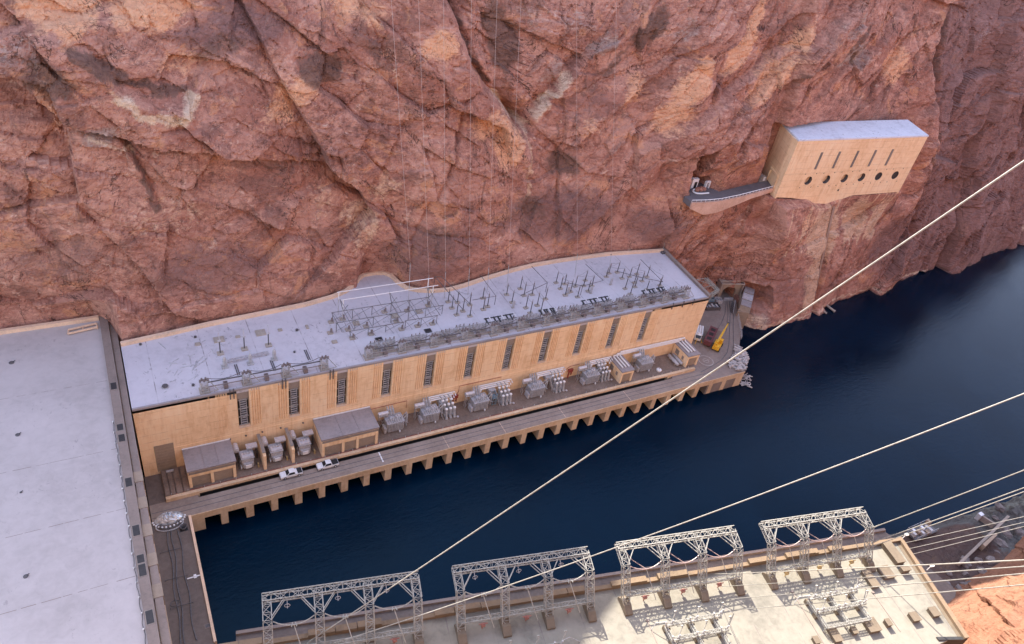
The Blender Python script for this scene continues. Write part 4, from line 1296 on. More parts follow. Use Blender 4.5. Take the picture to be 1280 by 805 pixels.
for i, (y, lb) in enumerate(((-24.6, 'crossbar over the hoses nearest the covered pile'), (-32.4, 'crossbar over the hoses in line with the white cross'), (-39.8, 'crossbar over the hoses nearest the viewer'))):
    t = thing('crossbar', lb, 'bar', (-22, y, 6.6))
    MB().bar((-2.6, 0.1, 0.3), (2.0, -0.1, 0.3), 0.07).bar((-2.6, 0.1, 0), (-2.6, 0.1, 0.3), 0.07).bar((2.0, -0.1, 0), (2.0, -0.1, 0.3), 0.07).build('bar', M_steeldk, t)
t = thing('covered_pile', 'shiny silver wrapped pile on the corner of the lower deck', 'pile', (-21.5, -14.9, 6.56))
vs, fs = [], []
N, Mr = 36, 10
for i in range(Mr+1):
    r = i/Mr
    for k in range(N):
        a = 2*math.pi*k/N
        h = 1.5*(1-r**2.2)+0.45*random.random()*(1-r*0.8)
        vs.append((3.3*r*math.cos(a), 1.9*r*math.sin(a), h if i < Mr else 0))
for i in range(Mr):
    for k in range(N):
        fs.append((i*N+k, i*N+(k+1) % N, (i+1)*N+(k+1) % N, (i+1)*N+k))
M_foil = plain('silver_sheeting', (0.62, 0.66, 0.70), 0.25, 0.6, 0.5, 1.2)
MB().add(vs, fs).build('sheeting', M_foil, t)
for k in range(13):
    a = math.pi*(1.02+k/12*0.95)
    MB().lathe([(0.1, 0), (0.24, 0.1), (0.24, 0.3), (0.08, 0.4)], (3.6*math.cos(a), 2.5*math.sin(a)-0.2, 0), 7).build('float', M_white, t)
t = thing('ring_base', 'dark oval ring of hose around the silver pile', 'hose ring', (-21.6, -17.0, 6.56))
pts = [(3.0*math.cos(a), 1.7*math.sin(a), 0.15) for a in np.linspace(0, 2*math.pi, 28)]
MB().path(pts, 0.16, 5).build('tube', M_steel, t)
MB().path([(x*0.72, y*0.72, 0.3) for x, y, z in pts], 0.12, 5).build('inner_tube', M_steeldk, t)
t = thing('coiled_hose', 'black coiled hose on the lower deck by the water', 'hose', (-18.8, -19.0, 6.56))
pts = [((0.5+0.05*i/6)*math.cos(i*0.52), (0.5+0.05*i/6)*math.sin(i*0.52), 0.1+0.02*i) for i in range(40)]
MB().path(pts, 0.09, 5).build('coil', M_steeldk, t)
MB().box(-0.9, 0.9, -0.9, 0.9, 0, 0.06).build('tray', M_black, t)
t = thing('white_cross', 'white cross-shaped bracket beside the water', 'bracket', (-18.5, -33.4, 6.56))
MB().box(-1.7, 1.6, -0.14, 0.14, 0.05, 0.2).box(-0.3, 0.3, -0.5, 0.5, 0.21, 0.3).build('arm', M_white, t)
MB().lathe([(0.25, 0), (0.25, 0.45)], (0, 0, 0), 8).build('hub', M_white, t)
t = thing('cable_coil', 'loose dark cable loop at the foot of the dam wall', 'cable', (-23.6, -38.6, 6.56))
MB().path([(0.9*math.cos(i*0.5)*(1+0.2*math.sin(i)), 0.7*math.sin(i*0.5), 0.08) for i in range(22)], 0.07, 5).build('loop', M_steeldk, t)
t = thing('floor_drain', 'small dark grate near the inner corner of the lower deck', 'drain', (-18.0, -46.5, 6.55))
MB().box(-0.55, 0.55, -0.4, 0.4, 0, 0.05).build('grate', M_steeldk, t)
MB().box(-0.65, 0.65, -0.5, 0.5, 0, 0.03).build('frame', M_brown, t)

# ================================================================== NEAR POWERHOUSE
NA = Vector((54.24, -81.23, 0))
NRZ = math.atan2(-0.19939, 0.97992)
np_ = thing('powerhouse', 'cream-roofed powerhouse nearest the viewer, carrying four lattice gantries', 'powerhouse', NA, NRZ)
b = MB().prism([(-75, -0.9), (81.6, -0.9), (79.2, -24.5), (-75, -44)], 2, 29.4)
b.build('wall', M_wall, np_)
MB().prism([(-75, -0.4), (81.8, -0.4), (79.0, -24.8), (-75, -45)], 29.4, 30.2).build('roof', M_rooflit, np_)
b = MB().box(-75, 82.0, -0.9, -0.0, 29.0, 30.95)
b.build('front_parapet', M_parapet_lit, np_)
random.seed(21)
for a0, a1 in ((-74, -66), (-58, -44), (-34, -20), (-10.5, -2), (4, 13), (15, 22.5), (38, 45), (48, 57), (60, 64)):
    x = a0
    while x < a1-1:
        w = min(a1-x, 3.6+random.random()*1.8)
        MB().box(x, x+w-0.15, -0.95+random.uniform(-.05, .05), 0.25, 30.96, 31.45+random.random()*0.35).build('coping_block', M_parapet_lit, np_)
        x += w
MB().prism([(81.0, -0.95), (82.0, -0.95), (79.4, -26), (78.2, -26)], 29.0, 31.0).build('end_parapet', M_parapet_lit, np_)
MB().prism([(80.1, -0.95), (80.99, -0.95), (78.19, -26), (77.3, -26)], 30.2, 30.26).build('gutter', M_padlit, np_)
MB().prism([(72, -24.3), (79.0, -25.5), (79.0, -26.2), (72, -25.0)], 27.5, 30.5).build('roof_edge_door', M_wetshade, np_)
def NW(a, b_, z=0):
    return (NA.x+a*0.97992+b_*0.19939, NA.y-a*0.19939+b_*0.97992, z)
def nthing(name, label, cat, a, b_, z=30.2, group=None, rz=0):
    return thing(name, label, cat, NW(a, b_, z), NRZ+rz, group)
for a, b_, w, d, h, lb in ((76.3, -3.9, 2.3, 5.6, 1.3, 'long ochre roof block in the corner by the downstream parapet'), (76.2, -8.4, 2.2, 1.0, 1.2, 'short ochre block at the end of the long corner block'),
                           (71.0, -8.1, 2.9, 3.0, 0.7, 'ochre roof block nearest the right gantry corner, left of the long corner block'), (65.8, -9.0, 2.0, 4.2, 0.8, 'long ochre block beside the foot of the rightmost gantry'),
                           (69.8, -19.4, 1.9, 1.9, 0.9, 'left one of two square ochre vents near the viewer end of the roof'), (75.5, -19.2, 1.9, 2.0, 0.9, 'right one of two square ochre vents beside the downstream parapet'),
                           (62.4, -19.5, 1.1, 1.4, 1.0, 'small ochre vent inside a ring of scuff marks'), (58.2, -19.3, 2.8, 2.9, 0.9, 'largest square ochre vent behind the right switch rack'),
                           (53.3, -19.6, 1.1, 1.4, 0.8, 'small ochre vent left of the largest square vent'), (48.3, -19.6, 1.8, 3.2, 0.8, 'long ochre vent at the foot of the right switch rack'),
                           (43.3, -20.0, 1.2, 1.4, 0.8, 'small ochre vent left of the right switch rack')):
    t = nthing('roof_vent', lb, 'roof vent', a, b_)
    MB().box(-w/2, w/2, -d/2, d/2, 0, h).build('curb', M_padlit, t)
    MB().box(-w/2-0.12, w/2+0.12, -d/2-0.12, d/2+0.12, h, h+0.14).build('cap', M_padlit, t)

# leaning lattice gantries
def gantry(legs, label, heads):
    a0 = legs[0]
    t = nthing('lattice_gantry', label, 'gantry', a0, -5.2)
    K, TP = (4.55, 7.8), (8.65, 8.8)
    for a in legs:
        d = a-a0
        l = MB()
        l.truss((d, 0, 0.5), (d, K[0], K[1]), (0, 1, -0.6), 1.5, 1.05, 6, 0.10, 0.062)
        l.truss((d, K[0], K[1]), (d, TP[0], TP[1]), (0, -0.2, 1), 1.5, 1.05, 3, 0.10, 0.062)
        lo = l.build('leg', M_galv, t)
        p = MB().extrude([(-2.1, 0), (-2.1, 0.5), (-0.6, 1.5), (1.0, 1.6), (2.2, 0.5), (2.2, 0)], d-0.85, d+0.85, 'x')
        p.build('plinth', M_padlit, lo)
    L = legs[-1]-a0
    MB().truss((-0.8, TP[0], TP[1]), (L+0.8, TP[0], TP[1]), (0, -0.2, 1), 1.4, 1.2, 18, 0.105, 0.062).build('top_beam', M_galv, t)
    MB().truss((0.0, 1.2, 2.6), (L, 1.2, 2.6), (0, 0, 1), 0.9, 0.6, 20, 0.085, 0.06).build('tie_beam', M_galv, t)
    for i, a in enumerate(legs):
        for s in (-1, 1):
            if (i == 0 and s < 0) or (i == len(legs)-1 and s > 0):
                continue
            x = a-a0
            c = MB()
            for yo in (-0.45, 0.45):
                c.bar((x+s*0.7, K[0]+0.4, K[1]+0.2+yo), (x+s*3.0, TP[0]-0.7, TP[1]-0.2+yo), 0.1)
            c.build('corner_brace', M_galv, t)
    for i in range(len(legs)-1):
        x0, x1 = legs[i]-a0+0.9, legs[i+1]-a0-0.9
        xm = (x0+x1)/2
        pts = [(x0+(x1-x0)*k/8, K[0]-1.6*4*(k/8)*(1-k/8)*0.55, K[1]-0.3-1.5*4*(k/8)*(1-k/8)*0.45) for k in range(9)]
        MB().path(pts, 0.11, 5).build('strain_string', M_galv if heads else M_pink, t)
        ym, zm = pts[4][1], pts[4][2]
        MB().path([(xm, ym, zm), (xm+1.0, ym-2.6, zm-2.8), (xm+1.9, ym-4.2, 1.6)], 0.09, 5).build('dropper', M_cable, t)
        if heads:
            h = MB().bar((xm-0.45, ym-0.5, zm+0.3), (xm-0.25, ym+0.5, zm), 0.1).bar((xm+0.45, ym-0.5, zm+0.3), (xm+0.25, ym+0.5, zm), 0.1).bar((xm-0.3, ym, zm+0.1), (xm+0.3, ym, zm+0.1), 0.1)
            h.build('clamp', M_galv, t)
            r = MB().path([(xm-1.0+0.5*math.cos(u), TP[0]-1.6, TP[1]-0.9+0.5*math.sin(u)) for u in np.linspace(0, 6.28, 12)], 0.06, 4)
            r.bar((xm-1.0, TP[0]-0.5, TP[1]-0.4), (xm-1.0, TP[0]-2.0, TP[1]-1.2), 0.07)
            r.build('grading_ring', M_steel, t)
        else:
            MB().path([(x0+0.3, TP[0]-1.0, TP[1]-0.8), (x0+1.3, TP[0]-2.6, TP[1]-1.6), (xm, ym, zm)], 0.09, 5).build('jumper', M_pink, t)
        f = MB().box(xm-0.4, xm+0.4, 0.35, 1.0, 0.9, 1.5).bar((xm, 0.7, 0), (xm, 0.7, 0.9), 0.12, 6).bar((xm-0.9, 0.7, 1.6), (xm+0.9, 0.7, 1.6), 0.12, 6)
        f.build('switch_drive', M_redfit if legs[0] < 30 else M_yelfit, t)
    return t
gantry([-65.0, -56.0, -47.0, -38.0], 'leftmost white lattice gantry leaning out over the river', True)
gantry([-29.7, -20.7, -11.6, -2.6], 'white lattice gantry second from left, with a thick cable crossing behind it', True)
gantry([5.5, 14.7, 23.7, 32.6], 'white lattice gantry third from left, between two others', False)
gantry([41.2, 50.0, 59.0, 68.0], 'rightmost white lattice gantry nearest the downstream parapet', False)

def rack(a, label):
    t = nthing('switch_rack', label, 'switch rack', a, -11.4)
    for i in range(3):
        x = i*5.6
        l = MB()
        l.truss((x-0.6, -0.4, 1.5), (x-0.2, -7.2, 1.5), (0, 0, 1), 0.6, 0.5, 9, 0.075, 0.05)
        for y in (-0.4, -3.6, -7.0):
            l.bar((x-0.5, y, 0), (x-0.5, y, 1.4), 0.14, 4)
        l.build('lattice_runner', M_galv, t)
        for y in (-0.2, -3.4):
            pd = MB().box(x-0.75, x+0.5, y-0.6, y+0.5, 0, 1.15).build('plinth', M_padlit, t)
            k = MB()
            for s in (-1, 1):
                k.bar((x+s*0.55, y, 1.7), (x+s*0.85, y+0.1, 3.1), 0.17, 6)
            k.bar((x-0.7, y, 1.75), (x+0.9, y, 1.75), 0.14)
            k.build('insulator', M_steel, pd)
            MB().bar((x+0.5, y, 1.9), (x+1.9, y+1.5, 3.9), 0.1, 5).bar((x+1.9, y+1.5, 3.9), (x+1.5, y+1.6, 3.7), 0.16, 5).build('blade_arm', M_galv, t)
    for y in (-0.2, -3.4):
        MB().truss((-0.5, y, 2.0), (12.4, y, 2.0), (0, 0, 1), 0.7, 0.5, 18, 0.07, 0.05).build('cross_beam', M_galv, t)
    MB().truss((-0.2, -6.9, 1.6), (10.9, -6.9, 1.6), (0, 0, 1), 0.55, 0.45, 15, 0.065, 0.045).build('cross_beam', M_galv, t)
    MB().path([(-3.2, 0.3, 0.1), (-2.2, 0.8, 1.6), (-0.6, 0.2, 2.4)], 0.07, 5).build('jumper', M_steel, t)
    MB().path([(12.0, 0.3, 2.3), (14.0, 0.9, 2.0), (16.5, 0.6, 0.1)], 0.07, 5).build('jumper', M_steel, t)
rack(47.0, 'switch rack on the cream roof behind the rightmost gantry')
rack(12.1, 'switch rack on the cream roof behind the third gantry from left')
rack(-23.2, 'switch rack on the cream roof behind the second gantry from left')
for a, b0, b1, lb in ((45.0, -8.5, -21, 'thin dark rail groove left of the right switch rack'), (64.5, -12, -21.5, 'thin dark rail groove right of the right switch rack'), (9.0, -9, -21, 'thin dark rail groove left of the third gantry rack')):
    t = nthing('roof_rail', lb, 'rail', a, b0)
    MB().box(-0.08, 0.08, b1-b0, 0, 0, 0.12).build('rail', M_brown, t)
    MB().box(-0.3, 0.3, -0.2, 0.2, 0, 0.25).build('end_stop', M_brown, t)

# quay in front of the near powerhouse
b = MB().prism([NW(-72, 16.6)[:2], NW(-25, 16.6)[:2], NW(62, 16.4)[:2], NW(104, 17.0)[:2], NW(112, -4)[:2], NW(82, -30)[:2], NW(-72, -3)[:2]], -3, 6.5)
structure('pavement', b, M_darkdeck)
b = MB()
for a, c in ((NW(-72, 16.2), NW(-25, 16.2)), (NW(-25, 16.2), NW(62, 16.0)), (NW(62, 16.0), NW(104, 16.6))):
    b.box(0, 0, 0, 0, 0, 0) if False else b.prism([(a[0], a[1]), (c[0], c[1]), (c[0]+0.15, c[1]+0.75), (a[0]+0.15, a[1]+0.75)], 5.0, 7.2)
structure('kerb', b, M_brown)
for o_ in (5.0, 9.5, 12.0):
    a, c = NW(-72, o_), NW(84, o_)
    structure('crane_rail', MB().prism([(a[0], a[1]), (c[0], c[1]), (c[0]+0.04, c[1]+0.18), (a[0]+0.04, a[1]+0.18)], 6.4, 6.56), M_steeldk)

# ================================================================== VALVE HOUSE ON THE CLIFF
FL, FR, BR, BL = Vector((199, 26)), Vector((266.5, 21.5)), Vector((271.5, 35.8)), Vector((203.8, 40))
vh = thing('valve_house', 'tan concrete valve house set into the cliff above the river', 'building', (232, 28, 48))
fd = (FR-FL).normalized()
fn = Vector((fd.y, -fd.x))
def VF(u, out=0.0):
    p = FL+fd*u+fn*out
    return (p.x, p.y)
sw2 = None
zf = [50.0, 49.2, 47.8, 45.1, 44.2, 44.6, 48.2, 48.2]
uf_ = [0, 8, 16.6, 21.3, 25, 28.5, 40.6, 67.65]
# front wall with six round openings cut through it
def ring_wall():
    bm = bmesh.new()
    me = bpy.data.meshes.new('wall')
    top = 72.6
    ports = [13.3, 22.6, 32.0, 41.3, 50.7, 60.1]
    R_ = 1.75
    zc = 56.2
    def V(u, z, o=0.0):
        x, y = VF(u, o)
        return bm.verts.new((x-232, y-28, z-48))
    cells = []
    edges_u = [0]+[p+s*3.0 for p in ports for s in (-1, 1)]+[67.65]
    def bot(u):
        return float(np.interp(u, uf_, zf))
    def quad(u0, u1, z0a, z0b, z1):
        bm.faces.new([V(u0, z0a), V(u1, z0b), V(u1, z1), V(u0, z1)])
    for i in range(len(edges_u)-1):
        u0, u1 = edges_u[i], edges_u[i+1]
        quad(u0, u1, zc+3, zc+3, top)
        n = max(1, int((u1-u0)/1.5))
        for k in range(n):
            a, c = u0+(u1-u0)*k/n, u0+(u1-u0)*(k+1)/n
            quad(a, c, bot(a), bot(c), zc-3)
        if i % 2 == 0:
            quad(u0, u1, zc-3, zc-3, zc+3)
        else:
            p = (u0+u1)/2
            N = 32
            inner, outer, deep = [], [], []
            for k in range(N):
                t = 2*math.pi*(k+0.5)/N
                ct, st = math.cos(t), math.sin(t)
                sc = 3.0/max(abs(ct), abs(st))
                inner.append(V(p+R_*ct, zc+R_*st))
                outer.append(V(p+sc*ct, zc+sc*st))
                deep.append(V(p+R_*ct, zc+R_*st, -2.2))
            for k in range(N):
                j = (k+1) % N
                bm.faces.new([inner[k], outer[k], outer[j], inner[j]])
    bmesh.ops.remove_doubles(bm, verts=bm.verts, dist=0.01)
    bmesh.ops.recalc_face_normals(bm, faces=bm.faces)
    bm.to_mesh(me)
    bm.free()
    me.materials.append(M_wall)
    o = bpy.data.objects.new('front_wall', me)
    COL.objects.link(o)
    o.parent = vh
ring_wall()
i1, i2 = VF(0.02, -3), VF(67.6, -3)
b = MB().prism([VF(0.02, -0.02), i1, (BL.x, BL.y), (BL.x+0.6, BL.y), (i1[0]+0.7, i1[1]), VF(0.72, -0.02)], 49, 72.6)
P(b, 'side_wall', M_wall, vh)
b = MB().prism([VF(67.6, -0.02), i2, (BR.x, BR.y), (BR.x-0.6, BR.y), (i2[0]-0.7, i2[1]), VF(66.9, -0.02)], 47, 72.6)
P(b, 'side_wall', M_wall, vh)
rf = P(MB().prism([VF(-0.15, 0.15), VF(67.8, 0.15), (BR.x, BR.y), (BL.x, BL.y)], 72.6, 73.2), 'roof', concrete('grimy_white_roof', (0.70, 0.71, 0.77), (0.52, 0.52, 0.56), (0.76, 0.77, 0.82), 0.35, spots=1.0, spotcol=(0.10, 0.085, 0.08)), vh)
P(MB().prism([VF(0.8, -2.3), VF(66.8, -2.3), VF(66.8, -2.6), VF(0.8, -2.6)], 46, 72.4), 'inner_wall', M_wetshade, vh)
for k, uc in enumerate((14.2, 23.2, 32.7, 42.1, 51.4)):
    fr_ = MB().prism([VF(uc-0.55, 0.02), VF(uc+0.55, 0.02), VF(uc+0.55, -0.3), VF(uc-0.55, -0.3)], 60.9, 67.8)
    w = P(fr_, 'window', M_steeldk, vh)
    s = MB()
    for j in range(15):
        z = 61.05+j*0.45
        s.prism([VF(uc-0.5, 0.16), VF(uc+0.5, 0.16), VF(uc+0.5, 0.025), VF(uc-0.5, 0.025)], z, z+(0.36 if k > 2 else 0.2))
    P(s, 'louvre', M_recess, w)
for uc in (13.3, 22.6, 32.0, 41.3, 50.7, 60.1):
    x, y = VF(uc, 0.012)
    P(MB().prism([VF(uc-0.14, 0.012), VF(uc+0.02, 0.012), VF(uc-0.9, 0.004), VF(uc-1.05, 0.004)], 48.6, 54.3) if False else MB().prism([VF(uc-0.08, 0.012), VF(uc+0.06, 0.012), VF(uc+0.06, 0.003), VF(uc-0.08, 0.003)], 48.9, 54.3), 'rust_run', M_quay, vh)
    n = 32
    ring = [VF(uc+1.752*math.cos(2*math.pi*(k+0.5)/n), o_)+(56.2+1.752*math.sin(2*math.pi*(k+0.5)/n),) for o_ in (-0.01, -1.5) for k in range(n)]
    rg = P(MB().add(ring, [(k, (k+1) % n, n+(k+1) % n, n+k) for k in range(n)]), 'port_ring', M_steeldk, vh)  # dark tube puts the shaded crescent of the port into its colour
    if uc < 45:
        P(MB().add(ring[n:], [tuple(range(n))]), 'port_plate', M_wall, rg)
    if uc > 45:
        n = 24
        vs = []
        for k in range(n):
            tt = 2*math.pi*k/n
            px_, py_ = VF(uc+1.74*math.cos(tt), -0.35)
            vs.append((px_, py_, 56.2+1.74*math.sin(tt)))
        P(MB().add(vs, [tuple(range(n))]), 'port_cover', M_hatch, rg)
P(MB().prism([VF(31.3, 0.02), VF(32.1, 0.02), VF(32.1, -0.3), VF(31.3, -0.3)], 50.7, 51.5), 'small_port', M_black, vh)
b = MB().prism([VF(0, 0.035), VF(67.6, 0.035), VF(67.6, 0.004), VF(0, 0.004)], 59.4, 59.5)
P(b, 'joint_line', M_quay, vh)
sd = (BL-FL).normalized()
sn = Vector((-sd.y, sd.x))
def VS(u, o=0.0):
    p = FL+sd*u+sn*o
    return (p.x, p.y)
w = P(MB().prism([VS(7.5, 0.25), VS(9.0, 0.25), VS(9.0, -0.1), VS(7.5, -0.1)], 60.6, 66.3), 'window', M_steeldk, vh)
s = MB()
for j in range(12):
    s.prism([VS(7.55, 0.36), VS(8.95, 0.36), VS(8.95, 0.26), VS(7.55, 0.26)], 60.8+j*0.46, 60.98+j*0.46)
P(s, 'louvre', M_recess, w)
P(MB().prism([VS(3.0, 0.25), VS(8.6, 0.25), VS(8.6, -0.1), VS(3.0, -0.1)], 52.5, 57.0), 'door', M_shutter, vh)
P(MB().prism([VS(2.4, 1.0), VS(9.4, 1.0), VS(9.4, 0.02), VS(2.4, 0.02)], 57.2, 57.8), 'canopy', M_wall, vh)
P(MB().prism([VS(2.2, 0.8), VS(2.9, 0.8), VS(2.9, 0.02), VS(2.2, 0.02)], 52.5, 57.2), 'door_jamb', M_wall, vh)
P(MB().prism([VS(8.7, 0.8), VS(9.4, 0.8), VS(9.4, 0.02), VS(8.7, 0.02)], 52.5, 57.2), 'door_jamb', M_wall, vh)

# access ledge
inn = [(156.9, 29.7), (160.2, 29.9), (161.5, 37.0), (171.5, 37.5), (173.5, 30.2), (186, 32.2), (195, 33.4), (201.6, 34.6)]
out = [(156.9, 25.7), (163, 24.8), (169, 24.6), (178, 25.5), (186.4, 26.8), (198.6, 28.8), (199.9, 29.0)]
structure('access_road', MB().prism(out+inn[::-1], 50.5, 52.55), M_gravel)
t = thing('retaining_wall', 'tan retaining wall under the cliff access road', 'wall', (176, 25, 48))
b = MB()
o2_ = offset_poly(out, -0.7)
lows = [50.2, 47.6, 47.9, 49.4, 50.6, 51.0, 51.2]
for i in range(len(out)-1):
    b.prism([out[i], out[i+1], o2_[i+1], o2_[i]], [lows[i], lows[i+1], lows[i+1], lows[i]], 52.6)
P(b, 'wall_slab', concrete('tan_rubble_concrete', (0.60, 0.385, 0.29), (0.42, 0.25, 0.18), (0.72, 0.50, 0.39), 0.9, 0.3), t)
t = thing('guard_rail', 'pale guard rail along the cliff access road', 'guard rail', (176, 25, 52.6))
o3_ = offset_poly(out, -0.3)
P(MB().path([(x, y, 53.4) for x, y in o3_], 0.14, 4), 'rail', M_white, t)
for i in range(24):
    u = i/23
    xs_ = [p[0] for p in o3_]
    x = xs_[0]+(xs_[-1]-xs_[0])*u
    y = float(np.interp(x, xs_, [p[1] for p in o3_]))
    P(MB().bar((x, y, 52.5), (x, y, 53.4), 0.16, 4), 'post', M_silver, t)
t = thing('adit_house', 'small white portal block at the mouth of the cliff cave', 'hut', (165, 35, 52.5))
P(MB().box(163.4, 166.2, 34.3, 35.6, 52.5, 56.2), 'front_block', M_white, t)
P(MB().box(164.5, 165.7, 34.22, 34.29, 52.6, 55.0), 'doorway', M_black, t)
t = thing('adit_arch', 'white angled concrete arm right of the cave mouth', 'arch', (170, 33.5, 52.5))
P(MB().box(169.0, 169.5, 33.0, 34.0, 52.5, 55.2).box(169.5, 170.7, 33.4, 34.0, 54.7, 55.3).box(170.7, 171.2, 33.2, 34.0, 52.5, 55.3), 'frame', M_white, t)
t = thing('curved_kerb', 'curved white kerb on the access road below the cave', 'kerb', (164, 31, 52.55))
pts = [(164.0+1.6*math.cos(u), 31.4+1.5*math.sin(u), 52.85) for u in np.linspace(0.9, 4.4, 12)]+[(165.0, 29.7, 52.85), (168.0, 29.6, 52.85)]
P(MB().path(pts, 0.32, 5), 'kerb', M_white, t)
t = thing('cave_mouth', 'dark brown boulder heap in the cave mouth above the access road', 'rocks', (165, 32, 52.5))
for k in range(5):
    b = MB().lathe([(0.1, 0), (0.8, 0.2), (0.9, 0.8), (0.3, 1.4)], (164.6+k*0.8, 32.2+0.4*(k % 2), 52.4), 7)
    b.v = [(x+random.uniform(-.2, .2), y+random.uniform(-.2, .2), z+random.uniform(-.15, .15)) for x, y, z in b.v]
    P(b, 'boulder', M_rock, t)
t = thing('culvert_hood', 'rounded grey hood at the valve house end of the access road', 'hood', (199.5, 35.2, 52.5))
pts = [(1.9*math.cos(u), 2.6*max(0, math.sin(u))) for u in np.linspace(0, math.pi, 14)]
P(MB().extrude([(198.2+a, 52.5+z) for a, z in pts], 33.6, 36.8), 'shell', M_recess, t)
P(MB().box(198.0, 198.9, 33.4, 33.58, 53.0, 54.6), 'sign_panel', M_white, t)
t = thing('rock_slab', 'pale pink rock flake beside the valve house roof', 'rock', (202, 40, 70))
P(MB().prism([(200.5, 40.5), (204.5, 41.5), (205, 43), (200, 42.5)], 66, [74.5, 76.5, 77.0, 75.0]), 'flake', concrete('pink_plaster', (0.56, 0.36, 0.29), scale=0.8), t)

# drain chute down the cliff and two pipes at the shore
t = thing('drain_chute', 'narrow grey concrete chute running down the cliff under the valve house', 'chute', (231, 11.7, 0))
def rock_y(x, z):
    return float(cliff_y(np.array([[x]]), np.array([[z]]))[0, 0])
pts = [(231.0+0.02*k, 0, z) for k, z in enumerate(np.linspace(0.5, 45.5, 26))]
b = MB()
prev = None
for x, _, z in pts:
    y = 11.1+0.268*z
    if prev:
        (x0, y0, z0) = prev
        b.add([(x0-0.55, y0, z0), (x0+0.55, y0, z0), (x+0.55, y, z), (x-0.55, y, z), (x0-0.55, y0+2.5, z0), (x0+0.55, y0+2.5, z0), (x+0.55, y+2.5, z), (x-0.55, y+2.5, z)],
              [(0, 1, 2, 3), (0, 3, 7, 4), (1, 5, 6, 2), (4, 7, 6, 5), (0, 4, 5, 1), (3, 2, 6, 7)])
    prev = (x, y, z)
P(b, 'channel', concrete('chute_concrete', (0.34, 0.235, 0.18), scale=0.7, streak=0.3), t)
for x, lb in ((241, 'short pipe stub at the waterline right of the drain chute'), (236, 'smaller pipe stub at the waterline next to the drain chute')):
    t = thing('outfall_pipe', lb, 'pipe', (x, 10.5, 0.6))
    MB().bar((0.6, 2.5, 0.4), (1.4, -2.2, 0.0), 0.45 if x > 240 else 0.3, 10).build('pipe', M_pad, t)
    MB().bar((1.35, -1.95, 0.02), (1.42, -2.3, 0.0), 0.6 if x > 240 else 0.42, 10).build('flange', M_pad, t)

# ================================================================== PLATFORM AT THE FAR END
t = thing('tunnel_portal', 'concrete tunnel portal with a dark arch at the cliff foot', 'tunnel portal', (191, 23, 6.56), math.radians(-15))
W_, H_ = 4.6, 7.2
bm_pts = []
b = MB()
n = 16
arch = [(2.9*math.cos(u), 3.0+2.9*math.sin(u)*0.95) for u in np.linspace(0, math.pi, n)]
arch = [(2.9, 0)]+arch+[(-2.9, 0)]
outer = [(W_, 0), (W_, H_)]
vs, fs = [], []
def ring(y):
    o = len(vs)
    for a, z in arch:
        vs.append((a, y, z))
    m_ = len(arch)
    for a, z in arch:
        k = max(abs(a)/W_, z/H_, 1e-6)
        if z <= 0.01:
            vs.append((math.copysign(W_, a), y, 0))
        else:
            s = min(W_/max(abs(a), 1e-6), H_/z)
            vs.append((a*s, y, z*s))
    return o, m_
o0, m_ = ring(0.0)
o1_, _ = ring(2.5)
for k in range(m_-1):
    fs.append((o0+k, o0+k+1, o0+m_+k+1, o0+m_+k))
    fs.append((o0+k, o1_+k, o1_+k+1, o0+k+1))
    fs.append((o0+m_+k, o0+m_+k+1, o1_+m_+k+1, o1_+m_+k))
MB().add(vs, fs).build('arch_wall', M_shutter, t)
lv = [(a, y, z) for y in (2.5, 20.0) for a, z in arch]
MB().add(lv, [(k, k+1, m_+k+1, m_+k) for k in range(m_-1)]+[tuple(range(m_, 2*m_))]).build('tunnel_lining', M_wetshade, t)  # near-black lining puts the shade inside the tunnel into its colour
MB().box(-W_-0.5, -W_, -0.6, 2.4, 0, H_+0.4).build('side_pier', M_brown, t)
MB().box(W_, W_+0.5, -0.6, 2.4, 0, H_+0.4).build('side_pier', M_brown, t)
b = MB()
for k in range(9):
    b.bar((-W_-0.4, -1.2+0.0*k, H_+0.5), (W_+0.4, -1.2, H_+0.5), 0.16) if k == 0 else None
b.bar((-W_-0.4, 0.4, H_+0.9), (W_+0.4, 0.4, H_+0.9), 0.18).bar((-W_-0.4, -1.2, H_+0.5), (-W_-0.4, 2.0, H_+1.0), 0.16).bar((W_+0.4, -1.2, H_+0.5), (W_+0.4, 2.0, H_+1.0), 0.16)
b.bar((-W_-0.2, -1.2, 0), (-W_-0.2, -1.2, H_+0.5), 0.18).bar((W_+0.2, -1.2, 0), (W_+0.2, -1.2, H_+0.5), 0.18)
b.build('steel_frame', M_pad, t)
MB().lathe([(0.05, 0), (0.3, 0.1), (0.3, 0.3)], (0.3, 2.0, 4.3), 8, 'y').build('lamp', M_silver, t)
MB().box(-1.8, 2.2, -1.5, -1.1, 0, 1.1).build('barrier', M_silver, t)
